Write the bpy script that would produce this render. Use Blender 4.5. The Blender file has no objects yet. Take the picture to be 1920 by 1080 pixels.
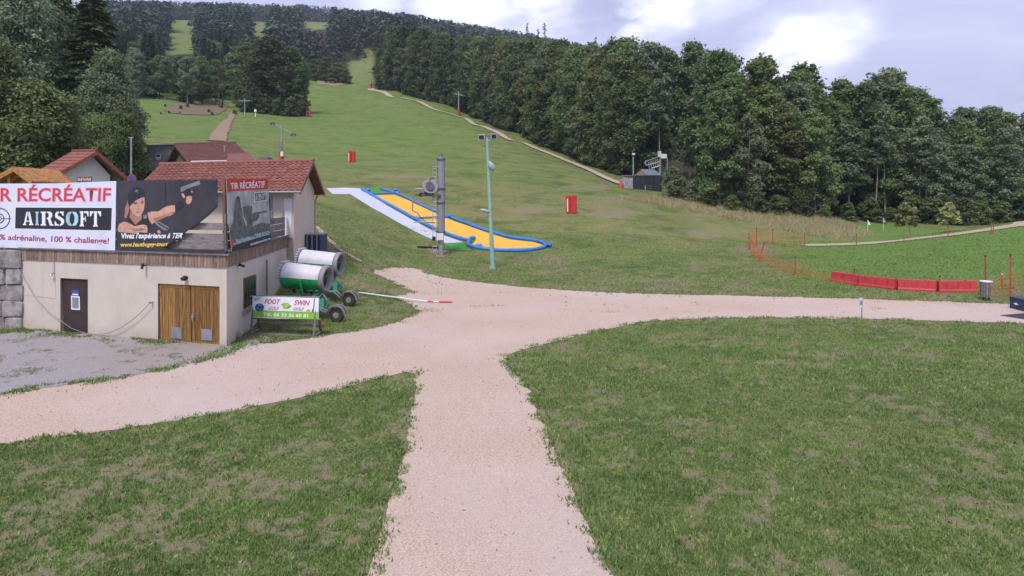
import bpy, math, random
import numpy as np
from mathutils import Vector, Matrix
from mathutils.geometry import tessellate_polygon, delaunay_2d_cdt

# ------------------------------------------------------------------ camera, sky, sun, exposure
scene = bpy.context.scene
CX, HV, F, H = 960.0, 376.0, 1200.0, 5.1          # calibration of the photograph (1920 x 1080)
cam_d = bpy.data.cameras.new('camera'); cam = bpy.data.objects.new('camera', cam_d)
scene.collection.objects.link(cam); scene.camera = cam
cam.location = (0, 0, H); cam.rotation_euler = (math.radians(90), 0, 0)
cam_d.sensor_width = 36; cam_d.lens = 36*F/1920; cam_d.shift_y = -(540-HV)/1920
cam_d.clip_start = 0.1; cam_d.clip_end = 6000

SUN_EL, SUN_AZ = math.radians(56), math.radians(200)     # azimuth from +Y, clockwise
world = bpy.data.worlds.new('World'); scene.world = world; world.use_nodes = True
nt = world.node_tree; nt.nodes.clear()
def N(tree, t, **kw):
    n = tree.nodes.new(t)
    for k, v in kw.items():
        if k.startswith('i_'): n.inputs[k[2:].replace('_', ' ')].default_value = v
        else: setattr(n, k, v)
    return n
def L(tree, a, b): tree.links.new(a, b)
def ramp(tree, fac, stops, interp='LINEAR'):
    r = tree.nodes.new('ShaderNodeValToRGB'); r.color_ramp.interpolation = interp
    e = r.color_ramp.elements
    while len(e) < len(stops): e.new(0.5)
    for el, (p, c) in zip(e, stops):
        el.position = p
        el.color = (c, c, c, 1) if isinstance(c, (int, float)) else (*c, 1)
    L(tree, fac, r.inputs[0]); return r.outputs[0]
def mixc(tree, fac, a, b, blend='MIX'):
    m = tree.nodes.new('ShaderNodeMix'); m.data_type = 'RGBA'; m.blend_type = blend
    for s, v in ((m.inputs[0], fac), (m.inputs[6], a), (m.inputs[7], b)):
        if hasattr(v, 'is_output'): L(tree, v, s)
        elif isinstance(v, (int, float)) and s.type == 'VALUE': s.default_value = v
        else: s.default_value = (*v, 1) if len(v) == 3 else v
    return m.outputs[2]
def math_(tree, op, a, b=0.0, c=None, clamp=False):
    m = tree.nodes.new('ShaderNodeMath'); m.operation = op; m.use_clamp = clamp
    for i, v in enumerate((a, b, c)):
        if v is None: continue
        if hasattr(v, 'is_output'): L(tree, v, m.inputs[i])
        else: m.inputs[i].default_value = v
    return m.outputs[0]
sky = N(nt, 'ShaderNodeTexSky', sky_type='NISHITA', sun_disc=False, sun_elevation=SUN_EL, sun_rotation=SUN_AZ)
tc = N(nt, 'ShaderNodeTexCoord')
mp = N(nt, 'ShaderNodeMapping'); mp.inputs['Scale'].default_value = (1, 1, 2.6); L(nt, tc.outputs['Generated'], mp.inputs[0])
n1 = N(nt, 'ShaderNodeTexNoise', i_Scale=3.0, i_Detail=9.0, i_Roughness=0.52, i_Distortion=0.5); L(nt, mp.outputs[0], n1.inputs[0])
n2 = N(nt, 'ShaderNodeTexNoise', i_Scale=5.0, i_Detail=7.0, i_Roughness=0.6, i_Distortion=0.8); L(nt, mp.outputs[0], n2.inputs[0])
cl = ramp(nt, n1.outputs[0], [(0.32, (2.5, 2.6, 3.95)), (0.5, (3.1, 3.2, 4.6)), (0.7, (3.9, 4.05, 5.2))])
# thin places of the cloud deck where the daylight behind it comes through
wn_ = N(nt, 'ShaderNodeTexNoise', i_Scale=7.0, i_Detail=6.0, i_Roughness=.6); L(nt, mp.outputs[0], wn_.inputs[0])
wv = N(nt, 'ShaderNodeVectorMath', operation='MULTIPLY_ADD'); L(nt, wn_.outputs['Color'], wv.inputs[0]); wv.inputs[1].default_value = (.16, .16, .12); wv.inputs[2].default_value = (-.08, -.08, -.06)
wd = N(nt, 'ShaderNodeVectorMath', operation='ADD'); L(nt, tc.outputs['Generated'], wd.inputs[0]); L(nt, wv.outputs[0], wd.inputs[1])
spots = None
for (u, v, r) in ((1475, 118, .034), (1515, 85, .036), (1555, 55, .03), (1215, 35, .018), (1245, 12, .026), (905, 15, .045), (840, 22, .03), (700, 5, .03), (1010, 0, .03), (1330, -60, .04)):
    d = Vector(((u-CX)/F, 1, (HV-v)/F)).normalized()
    vd = N(nt, 'ShaderNodeVectorMath', operation='DISTANCE'); L(nt, wd.outputs[0], vd.inputs[0]); vd.inputs[1].default_value = d
    mr = N(nt, 'ShaderNodeMapRange', interpolation_type='SMOOTHSTEP'); L(nt, vd.outputs['Value'], mr.inputs[0])
    mr.inputs[1].default_value = 0; mr.inputs[2].default_value = r*2.5; mr.inputs[3].default_value = 1; mr.inputs[4].default_value = 0
    spots = mr.outputs[0] if spots is None else math_(nt, 'MAXIMUM', spots, mr.outputs[0])
gap = math_(nt, 'MULTIPLY', spots, math_(nt, 'MULTIPLY_ADD', n2.outputs[0], 2.2, -0.3, clamp=True))
gap = ramp(nt, gap, [(0.0, 0.0), (0.35, .35), (0.9, 1.0)])
wide = ramp(nt, n2.outputs[0], [(0.60, 0.0), (0.78, 0.5)])
cl = mixc(nt, wide, cl, (4.6, 4.7, 5.4))
cl = mixc(nt, gap, cl, (6.4, 6.4, 6.8))
col = mixc(nt, 0.93, sky.outputs[0], cl)
bg = N(nt, 'ShaderNodeBackground', i_Strength=0.10); L(nt, col, bg.inputs[0])
wo = N(nt, 'ShaderNodeOutputWorld'); L(nt, bg.outputs[0], wo.inputs[0])

sl = bpy.data.lights.new('sun', 'SUN'); sl.energy = 1.5; sl.angle = math.radians(13); sl.color = (1, .95, .88)
so = bpy.data.objects.new('sun', sl); scene.collection.objects.link(so)
sd = Vector((math.sin(SUN_AZ)*math.cos(SUN_EL), math.cos(SUN_AZ)*math.cos(SUN_EL), math.sin(SUN_EL)))
so.rotation_euler = sd.to_track_quat('Z', 'Y').to_euler(); so.location = (0, 0, 60)
vs = scene.view_settings; vs.view_transform = 'Standard'; vs.look = 'None'; vs.gamma = 1; vs.use_curve_mapping = False
vs.exposure = 1.12
scene.render.engine = 'CYCLES'
scene.render.resolution_x, scene.render.resolution_y = 1024, 576

# ------------------------------------------------------------------ helpers
C = scene.collection
rng = np.random.default_rng(7); random.seed(7)
def tag(o, label=None, cat=None, group=None, kind=None):
    if label: o['label'] = label
    if cat: o['category'] = cat
    if group: o['group'] = group
    if kind: o['kind'] = kind
    return o
def wloc(o):
    p = Vector((0, 0, 0))
    while o is not None: p = p + o.location; o = o.parent
    return p
def link(name, me, mat=None, parent=None, loc=(0, 0, 0)):
    o = bpy.data.objects.new(name, me); C.objects.link(o); o.location = loc
    if mat is not None and me is not None and not me.materials: me.materials.append(mat)
    if parent is not None: o.parent = parent
    return o
def thing(name, label, cat, loc=(0, 0, 0), group=None):
    o = bpy.data.objects.new(name, None); C.objects.link(o); o.location = loc; o.empty_display_size = .2
    return tag(o, label, cat, group)
def copy_tree(o, parent=None):
    c = o.copy(); C.objects.link(c); c.parent = parent
    for ch in list(o.children): copy_tree(ch, c)
    return c
class MB:
    def __init__(s): s.v = []; s.f = []; s.sm = []
    def add(s, vs, fs, smooth=False):
        b = len(s.v); s.v += [tuple(p) for p in vs]; s.f += [tuple(b+i for i in f) for f in fs]; s.sm += [smooth]*len(fs); return s
    def prism(s, base, dz):           # base: list of 3D points, dz: extrusion vector
        n = len(base); dz = Vector(dz); b = [Vector(p) for p in base]; t = [p+dz for p in b]
        s.add(b+t, [tuple(range(n))[::-1], tuple(range(n, 2*n))]+[(i, (i+1) % n, n+(i+1) % n, n+i) for i in range(n)]); return s
    def box(s, c, ax, ay, az):        # centre and three half-extent vectors
        c, ax, ay, az = Vector(c), Vector(ax), Vector(ay), Vector(az)
        return s.prism([c-ax-ay-az, c+ax-ay-az, c+ax+ay-az, c-ax+ay-az], 2*az)
    def abox(s, x0, x1, y0, y1, z0, z1): return s.prism([(x0, y0, z0), (x1, y0, z0), (x1, y1, z0), (x0, y1, z0)], (0, 0, z1-z0))
    def tube(s, pts, r, n=8, cap=True):
        pts = [Vector(p) for p in pts]; m = len(pts); rs = r if hasattr(r, '__len__') else [r]*m
        vs = []; up = Vector((0, 0, 1)); a = None
        for i, p in enumerate(pts):
            d = (pts[min(i+1, m-1)]-pts[max(i-1, 0)]).normalized()
            if a is None:
                a = d.cross(up if abs(d.z) < .9 else Vector((1, 0, 0))).normalized()
            else:
                a = (a-d*a.dot(d)).normalized()
            b = d.cross(a)
            vs += [p+(a*math.cos(2*math.pi*k/n)+b*math.sin(2*math.pi*k/n))*rs[i] for k in range(n)]
        fs = [(i*n+k, i*n+(k+1) % n, (i+1)*n+(k+1) % n, (i+1)*n+k) for i in range(m-1) for k in range(n)]
        s.add(vs, fs, True)
        if cap: s.add(vs[:n], [tuple(range(n))[::-1]]); s.add(vs[-n:], [tuple(range(n))])
        return s
    def build(s, name, mat, parent=None):
        me = bpy.data.meshes.new(name); o = wloc(parent)
        me.from_pydata([(p[0]-o.x, p[1]-o.y, p[2]-o.z) for p in s.v], [], s.f); me.update()
        if any(s.sm): me.polygons.foreach_set('use_smooth', s.sm)
        return link(name, me, mat, parent)
def np_mesh(name, v, quads=None, tris=None, mat=None):
    me = bpy.data.meshes.new(name); v = np.asarray(v, np.float32).reshape(-1, 3)
    fs = []; k = 0
    nq = 0 if quads is None else len(quads); ntr = 0 if tris is None else len(tris)
    idx = np.concatenate([np.asarray(a, np.int32).ravel() for a in (quads, tris) if a is not None and len(a)])
    st = np.concatenate([np.arange(nq)*4, nq*4+np.arange(ntr)*3]).astype(np.int32)
    me.vertices.add(len(v)); me.vertices.foreach_set('co', v.ravel())
    me.loops.add(len(idx)); me.loops.foreach_set('vertex_index', idx)
    me.polygons.add(nq+ntr); me.polygons.foreach_set('loop_start', st)
    me.update(calc_edges=True)
    if mat: me.materials.append(mat)
    return me

# ------------------------------------------------------------------ materials
def mat_base(name, rough=.8, metallic=0.0, spec=.3):
    m = bpy.data.materials.new(name); m.use_nodes = True; t = m.node_tree
    b = t.nodes['Principled BSDF']; b.inputs['Roughness'].default_value = rough; b.inputs['Metallic'].default_value = metallic
    b.inputs['Specular IOR Level'].default_value = spec
    return m, t, b
def M(name, c, rough=.8, metallic=0.0, var=.18, scale=3.0, bump=0.0, bscale=30.0, c2=None, orand=.0, stretch=(1, 1, 1), spec=.3):
    m, t, b = mat_base(name, rough, metallic, spec)
    tc = N(t, 'ShaderNodeTexCoord'); mp = N(t, 'ShaderNodeMapping'); mp.inputs['Scale'].default_value = stretch
    oi = N(t, 'ShaderNodeObjectInfo'); L(t, tc.outputs['Object'], mp.inputs[0])
    off = N(t, 'ShaderNodeVectorMath', operation='SCALE'); off.inputs[0].default_value = (13, 7, 5); L(t, oi.outputs['Random'], off.inputs[3]); L(t, off.outputs[0], mp.inputs[1])
    n = N(t, 'ShaderNodeTexNoise', i_Scale=scale, i_Detail=8.0, i_Roughness=.65); L(t, mp.outputs[0], n.inputs[0])
    c2 = c2 or tuple(x*(1-2.2*var) for x in c)
    col = ramp(t, n.outputs[0], [(0.32, c2), (0.62, c)])
    if orand:
        col = mixc(t, 1.0, col, math_(t, 'MULTIPLY_ADD', oi.outputs['Random'], 2*orand, 1-orand), 'MULTIPLY')
    L(t, col, b.inputs['Base Color'])
    if bump:
        n2 = N(t, 'ShaderNodeTexNoise', i_Scale=bscale, i_Detail=4.0); L(t, mp.outputs[0], n2.inputs[0])
        bp = N(t, 'ShaderNodeBump', i_Strength=bump, i_Distance=.02); L(t, n2.outputs[0], bp.inputs['Height']); L(t, bp.outputs[0], b.inputs['Normal'])
    return m
def leaf_mat(name, dark, light, trans=.32):
    m, t, b = mat_base(name, .6, 0, .25)
    g = N(t, 'ShaderNodeNewGeometry'); oi = N(t, 'ShaderNodeObjectInfo')
    tc = N(t, 'ShaderNodeTexCoord'); n = N(t, 'ShaderNodeTexNoise', i_Scale=.45, i_Detail=3.0); L(t, tc.outputs['Object'], n.inputs[0])
    f = math_(t, 'MULTIPLY_ADD', g.outputs['Random Per Island'], .6, math_(t, 'MULTIPLY', n.outputs[0], .55))
    col = ramp(t, f, [(0.15, dark), (0.85, light)])
    hs = N(t, 'ShaderNodeHueSaturation'); L(t, col, hs.inputs['Color'])
    L(t, math_(t, 'MULTIPLY_ADD', oi.outputs['Random'], .05, .475), hs.inputs['Hue'])
    r2 = math_(t, 'FRACT', math_(t, 'MULTIPLY', oi.outputs['Random'], 17.31))
    L(t, math_(t, 'MULTIPLY_ADD', r2, .55, .72), hs.inputs['Value'])
    L(t, hs.outputs[0], b.inputs['Base Color'])
    tr = N(t, 'ShaderNodeBsdfTranslucent'); L(t, hs.outputs[0], tr.inputs[0])
    mx = N(t, 'ShaderNodeMixShader'); mx.inputs[0].default_value = trans
    L(t, b.outputs[0], mx.inputs[1]); L(t, tr.outputs[0], mx.inputs[2])
    L(t, mx.outputs[0], t.nodes['Material Output'].inputs[0])
    return m

# ------------------------------------------------------------------ terrain
COLS = {
 -900: [(4,0),(20,0),(27,0),(30,2.9),(40,3.2),(50,4.3),(60,6),(75,8.5),(95,13),(125,20),(170,32),(225,47),(290,66),(340,82),(420,112),(550,158),(750,220),(950,275),(1200,330),(1600,320),(3000,250)],
 30: [(4,0),(20,0),(27.5,0),(31,2.8),(40,3.15),(50,4.3),(60,6),(75,8.5),(95,13),(125,19.5),(170,31),(225,45),(290,64),(340,80),(420,110),(550,155),(750,215),(950,270),(1200,335),(1600,320),(3000,250)],
 110: [(4,0),(20,0),(27.5,0),(31,2.6),(40,3.15),(50,4.3),(60,6),(75,8.5),(95,13),(125,19),(170,30),(225,43),(290,62),(340,78),(420,107),(550,152),(750,214),(950,272),(1200,345),(1600,325),(3000,250)],
 270: [(4,0),(20,0),(27,0),(31,2.3),(36,3),(40,3.1),(50,4.5),(60,6),(75,8.5),(95,12.5),(125,18.5),(170,29),(225,42.5),(290,60),(340,75),(420,103),(550,150),(750,213),(950,275),(1200,350),(1600,330),(3000,250)],
 430: [(4,0),(20,0),(27,0),(31,1.8),(36,2.8),(40,3.1),(50,4.4),(60,6),(75,7.8),(95,11),(125,16.5),(170,26),(225,38.8),(290,55),(340,71),(420,100),(550,146),(750,208),(950,272),(1200,350),(1600,330),(3000,250)],
 600: [(4,0),(20,0),(28,0),(31,.4),(36,1.7),(40,2.5),(45,3.2),(50,3.6),(60,4.5),(75,5.9),(95,8.4),(125,13.5),(170,23),(225,36.5),(290,55),(340,68.5),(365,71),(420,88),(550,143),(750,205),(950,265),(1200,345),(1600,330),(3000,250)],
 760: [(4,0),(20,0),(30,0),(40,.15),(50,.9),(60,2.3),(75,4.7),(95,7.9),(125,13),(170,22.5),(225,36),(290,54),(340,66),(420,92),(550,140),(750,198),(950,255),(1200,325),(1600,310),(3000,230)],
 960: [(4,0),(20,0),(30,0),(40,.02),(48,.12),(55,.95),(60,1.75),(75,4.2),(95,7.4),(125,12.5),(170,20.8),(225,31),(290,44),(340,54),(420,75),(550,115),(750,172),(950,232),(1200,298),(1600,285),(3000,200)],
 1160: [(4,0),(20,0),(30,0),(40,0),(50,.4),(60,1.6),(75,3.7),(95,6.3),(110,7.8),(125,9.3),(170,15),(225,23),(290,34),(340,43),(420,60),(550,95),(750,150),(950,200),(1200,255),(1600,245),(3000,150)],
 1400: [(4,0),(20,0),(30,0),(40,0),(50,.2),(60,.9),(75,2.2),(95,4.2),(125,7),(170,11),(225,16),(290,23),(340,29),(420,41),(550,66),(750,100),(950,130),(1200,160),(1600,150),(3000,100)],
 1650: [(4,0),(20,0),(30,0),(40,0),(50,.35),(60,1.15),(65,1.25),(75,1.0),(85,1.3),(95,2.0),(125,4.5),(170,8),(225,12),(290,18),(340,23),(420,33),(550,52),(750,80),(950,100),(1200,120),(1600,110),(3000,80)],
 1920: [(4,0),(20,0),(30,0),(34,.05),(40,.55),(50,1.95),(58,3.2),(63,3.2),(75,1.3),(95,1.9),(125,5),(170,8),(225,12),(290,17),(340,21),(420,29),(550,44),(750,65),(950,82),(1200,100),(1600,90),(3000,60)],
 2800: [(4,0),(20,0),(30,0),(34,.1),(40,.7),(50,2.3),(58,3.6),(63,3.6),(75,2),(95,2.4),(125,5),(170,8),(225,12),(290,17),(340,20),(420,26),(550,38),(750,55),(950,70),(1200,80),(1600,70),(3000,50)]}
UG = np.arange(-900, 2801, 12.0); YG = np.exp(np.linspace(math.log(4), math.log(3000), 420)); LY = np.log(YG)
def _build():
    cu = sorted(COLS); prof = []
    for u in cu:
        a = np.array(COLS[u], float); prof.append(np.interp(LY, np.log(a[:, 0]), a[:, 1]))
    prof = np.array(prof)
    T = np.empty((len(UG), len(YG)))
    # smooth in log-distance, then linear + smooth across
    k = np.exp(-0.5*(np.arange(-6, 7)/2.2)**2); k /= k.sum()
    prof = np.array([np.convolve(np.pad(p, 6, mode='edge'), k, 'valid') for p in prof])
    for j in range(len(YG)): T[:, j] = np.interp(UG, cu, prof[:, j])
    k = np.exp(-0.5*(np.arange(-5, 6)/2.2)**2); k /= k.sum()
    T = np.apply_along_axis(lambda c: np.convolve(np.pad(c, 5, mode='edge'), k, 'valid'), 0, T)
    # gentle undulation far from the yard
    uu, yy = np.meshgrid(UG, YG, indexing='ij'); X = (uu-CX)/F*yy
    amp = np.clip((yy-45)/200, 0, 1)
    T += amp*(.35*np.sin(X*.13+yy*.05)+.3*np.sin(yy*.17-X*.06)+.25*np.sin(X*.31+1)*np.cos(yy*.23))*np.clip(yy/120, .3, 1.5)
    return T
TZ = _build()
def gz(X, Y):
    X = np.asarray(X, float); Y = np.asarray(Y, float)
    u = np.clip((CX+F*X/Y-UG[0])/12.0, 0, len(UG)-1.001); w = np.clip((np.log(Y)-LY[0])/(LY[1]-LY[0]), 0, len(YG)-1.001)
    i = u.astype(int); j = w.astype(int); a = u-i; b = w-j
    return TZ[i, j]*(1-a)*(1-b)+TZ[i+1, j]*a*(1-b)+TZ[i, j+1]*(1-a)*b+TZ[i+1, j+1]*a*b
def G(u, Y, dz=0.0):                     # ground point in column u of the photograph at distance Y
    X = (u-CX)/F*Y; return Vector((X, Y, float(gz(X, Y))+dz))
_ym = np.exp(np.linspace(math.log(4.2), math.log(1500), 4000))
def P(u, v, dz=0.0, ymin=4.2):           # first ground point seen at photograph position (u, v)
    X = (u-CX)/F*_ym; vv = HV-(gz(X, _ym)-H)*F/_ym
    ok = np.where((vv <= v) & (_ym >= ymin))[0]
    Y = _ym[ok[0]] if len(ok) else 1500.
    return G(u, Y, dz)
def at(u, v, Y): return Vector(((u-CX)/F*Y, Y, H-(v-HV)/F*Y))
def inpoly(x, y, poly):
    x = np.asarray(x); y = np.asarray(y); r = np.zeros(x.shape, bool); n = len(poly)
    for i in range(n):
        x0, y0 = poly[i]; x1, y1 = poly[(i+1) % n]
        if y0 == y1: continue
        r ^= ((y0 > y) != (y1 > y)) & (x < (x1-x0)*(y-y0)/(y1-y0)+x0)
    return r
def project(X, Y, Z): return CX+F*X/Y, HV-(Z-H)*F/Y

# regions of the ground, outlined on the ground plan
def ground_outline(px, ymin=4.2): return [tuple(P(u, v, ymin=ymin)[:2]) for u, v in px]
PATH = ground_outline([(690,1085),(715,985),(748,890),(765,820),(778,740),(784,693),(700,713),(560,748),(400,778),(200,810),(0,832),(-300,868),
  (-300,770),(0,738),(200,712),(330,690),(420,667),(455,650),(540,640),(620,629),(690,618),(750,605),(786,584),(770,569),(735,559),(778,549),(745,531),(705,516),(698,508),(735,500),(780,502),(802,514),(870,526),(1000,540),(1100,547),(1200,551),(1400,555),(1600,560),(1760,566),(1920,571),(2300,574),
  (2300,616),(1920,607),(1700,600),(1500,596),(1300,597),(1200,604),(1100,625),(1000,651),(934,669),(980,715),(1020,800),(1060,890),(1092,970),(1150,1085)])
PATH = PATH+[(1.9, 6.0), (-1.75, 6.0)]
YARD = ground_outline([(-300,650),(-100,636),(0,628)])+[(-19.2,25.45),(-15.0,24.1),(-10.2,22.55)]+ground_outline([(428,652),(440,655),(420,668),(330,691),(200,713),(0,739),(-300,771)])
def densify(poly, step, jit, seed):
    r = np.random.default_rng(seed); out = []
    n = len(poly); ph = r.uniform(0, 6, 8); s = 0
    for i in range(n):
        a = np.array(poly[i]); b = np.array(poly[(i+1) % n]); d = np.linalg.norm(b-a); m = max(1, int(d/step))
        nn = np.array([-(b-a)[1], (b-a)[0]])/max(d, 1e-6)
        for k in range(m):
            s += d/m
            w = math.sin(s*1.9+ph[0])*.35+math.sin(s*4.3+ph[1])*.3+math.sin(s*9.7+ph[2])*.2+r.normal()*.35
            pt_ = a+(b-a)*k/m; out.append(tuple(pt_+nn*jit*w*min(1, .3+d)*(min(3.5, max(1, pt_[1]/11)) if jit == .055 else 1)))
    return out
def smooth_poly(poly, it=2):
    for _ in range(it):
        q = []
        for i in range(len(poly)):
            a = np.array(poly[i]); b = np.array(poly[(i+1) % len(poly)]); q += [tuple(.75*a+.25*b), tuple(.25*a+.75*b)]
        poly = q
    return poly
def sheet(name, poly, dz, mat, cell, parent=None, label=None):
    xs = [p[0] for p in poly]; ys = [p[1] for p in poly]
    gx, gy = np.meshgrid(np.arange(min(xs), max(xs), cell), np.arange(min(ys), max(ys), cell)); gx = gx.ravel(); gy = gy.ravel()
    ins = inpoly(gx, gy, poly); gx, gy = gx[ins], gy[ins]
    vs = [Vector(p) for p in poly]+[Vector((a+random.uniform(-.1, .1)*cell, b+random.uniform(-.1, .1)*cell)) for a, b in zip(gx, gy)]
    n = len(poly)
    v2, e2, f2, *_ = delaunay_2d_cdt(vs, [(i, (i+1) % n) for i in range(n)], [], 1, 1e-4)
    P2 = np.array([(p.x, p.y) for p in v2]); Z = gz(P2[:, 0], P2[:, 1])+dz
    me = bpy.data.meshes.new(name); me.from_pydata(np.column_stack([P2, Z]).tolist(), [], [tuple(f) for f in f2]); me.update()
    me.polygons.foreach_set('use_smooth', [True]*len(me.polygons))
    o = link(name, me, mat, parent)
    if parent is None: tag(o, label, kind='structure')
    return o

def pos_noise(t, scale, detail=6, rough=.6, dist=0.0, vec=None):
    n = N(t, 'ShaderNodeTexNoise', i_Scale=scale, i_Detail=detail, i_Roughness=rough, i_Distortion=dist)
    if vec is None:
        g = N(t, 'ShaderNodeNewGeometry'); vec = g.outputs['Position']
    L(t, vec, n.inputs[0]); return n.outputs[0]
def ground_mat():
    m, t, b = mat_base('meadow_ground', .95, 0, .1)
    at_ = N(t, 'ShaderNodeAttribute', attribute_name='zone'); sp = N(t, 'ShaderNodeSeparateColor'); L(t, at_.outputs['Color'], sp.inputs[0])
    forest, lush, dry = sp.outputs[0], sp.outputs[1], sp.outputs[2]
    fine = pos_noise(t, 9, 8, .7); mid = pos_noise(t, .9, 6, .6); big = pos_noise(t, .07, 5, .55); vf = pos_noise(t, 55, 3, .6)
    green = ramp(t, fine, [(0.30, (.052, .092, .020)), (0.5, (.108, .168, .038)), (0.7, (.19, .245, .072))])
    yel = ramp(t, fine, [(0.3, (.12, .12, .04)), (0.55, (.205, .195, .075)), (0.75, (.31, .26, .125))])
    dirt = ramp(t, vf, [(0.3, (.13, .095, .075)), (0.55, (.27, .20, .16)), (0.72, (.45, .36, .31))])
    ly = math_(t, 'ADD', math_(t, 'MULTIPLY', mid, .55), math_(t, 'MULTIPLY', big, .55))
    fy = math_(t, 'ADD', ramp(t, ly, [(0.47, 0.0), (0.68, .8)]), math_(t, 'MULTIPLY', dry, .9), clamp=True)
    col = mixc(t, fy, green, yel)
    g2 = N(t, 'ShaderNodeNewGeometry'); mp2 = N(t, 'ShaderNodeMapping'); mp2.inputs['Scale'].default_value = (.05, .55, .05); L(t, g2.outputs['Position'], mp2.inputs[0])
    st = pos_noise(t, 1.0, 6, .6, .3, vec=mp2.outputs[0]); pt = pos_noise(t, .22, 7, .68, .4)
    col = mixc(t, ramp(t, st, [(0.45, 0.0), (0.68, .6)]), col, mixc(t, .5, yel, dirt))
    col = mixc(t, ramp(t, pt, [(0.36, .65), (0.5, 0.0)]), col, (.045, .082, .018))
    col = mixc(t, ramp(t, pt, [(0.53, 0.0), (0.68, .65)]), col, (.21, .215, .065))
    wd_ = pos_noise(t, 2.4, 5, .7); col = mixc(t, ramp(t, wd_, [(0.52, 0.0), (0.66, .55)]), col, (.05, .10, .018))
    fd = math_(t, 'ADD', math_(t, 'MULTIPLY', mid, .7), math_(t, 'MULTIPLY', fine, .35))
    fd = math_(t, 'ADD', fd, math_(t, 'MULTIPLY', dry, .07))
    bare = ramp(t, fd, [(0.575, 0.0), (0.66, .9)])
    ba = N(t, 'ShaderNodeAttribute', attribute_name='bare')
    nb = math_(t, 'MULTIPLY_ADD', vf, .5, math_(t, 'SUBTRACT', ba.outputs['Fac'], .25))
    bare = math_(t, 'MAXIMUM', bare, ramp(t, nb, [(0.28, 0.0), (0.75, .8)]))
    bare = math_(t, 'MULTIPLY', bare, math_(t, 'SUBTRACT', 1.0, lush, clamp=True))
    thatch = ramp(t, pos_noise(t, 22, 6, .75), [(0.42, 0.0), (0.62, .8)])
    col = mixc(t, bare, col, mixc(t, thatch, dirt, mixc(t, .5, green, yel)))
    lus = ramp(t, fine, [(0.3, (.065, .135, .026)), (0.55, (.12, .22, .048)), (0.75, (.185, .29, .08))])
    col = mixc(t, math_(t, 'MULTIPLY', lush, .75), col, lus)
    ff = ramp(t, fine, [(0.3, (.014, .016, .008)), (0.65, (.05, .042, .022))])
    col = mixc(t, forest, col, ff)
    L(t, col, b.inputs['Base Color'])
    bp = N(t, 'ShaderNodeBump', i_Strength=.7, i_Distance=.06); L(t, math_(t, 'ADD', fine, math_(t, 'MULTIPLY', vf, .4)), bp.inputs['Height']); L(t, bp.outputs[0], b.inputs['Normal'])
    return m
def gravel_mat(name, a, bcol, c, speck=.5, pale=None, weeds=0.0):
    m, t, b = mat_base(name, .95, 0, .15)
    g = N(t, 'ShaderNodeNewGeometry')
    vo = N(t, 'ShaderNodeTexVoronoi', i_Scale=75.0); L(t, g.outputs['Position'], vo.inputs[0])
    sc = N(t, 'ShaderNodeSeparateColor'); L(t, vo.outputs['Color'], sc.inputs[0])
    fine = pos_noise(t, 28, 5, .7); big = pos_noise(t, .35, 5, .6)
    col = ramp(t, math_(t, 'MULTIPLY_ADD', sc.outputs[0], speck, math_(t, 'MULTIPLY', fine, 1-speck)), [(0.15, a), (0.45, bcol), (0.85, c)])
    col = mixc(t, ramp(t, big, [(0.35, 0.0), (0.7, .35)]), col, tuple(x*.84 for x in bcol))
    if pale: col = mixc(t, ramp(t, pos_noise(t, .16, 4, .5), [(0.46, 0.0), (0.62, .5)]), col, pale)
    if weeds:
        w = ramp(t, math_(t, 'MULTIPLY_ADD', pos_noise(t, 1.1, 7, .65), .8, math_(t, 'MULTIPLY', pos_noise(t, 6, 4, .6), .2)), [(0.56, 0.0), (0.63, weeds)])
        col = mixc(t, w, col, (.10, .12, .05))
    L(t, col, b.inputs['Base Color'])
    bp = N(t, 'ShaderNodeBump', i_Strength=.8, i_Distance=.02); L(t, vo.outputs['Distance'], bp.inputs['Height']); L(t, bp.outputs[0], b.inputs['Normal'])
    return m
MT = {}
MT['ground'] = ground_mat()
MT['path'] = gravel_mat('beige_gravel', (.30, .205, .16), (.54, .40, .318), (.77, .63, .55), pale=(.58, .49, .475))
MT['yard'] = gravel_mat('grey_gravel', (.19, .17, .175), (.34, .31, .32), (.50, .47, .485), weeds=.8, pale=(.36, .28, .22))
MT['track'] = gravel_mat('pale_stone_track', (.22, .17, .12), (.42, .34, .25), (.6, .52, .42))
MT['earth'] = gravel_mat('red_brown_earth', (.12, .08, .055), (.27, .19, .135), (.42, .32, .24), weeds=.5)

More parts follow.
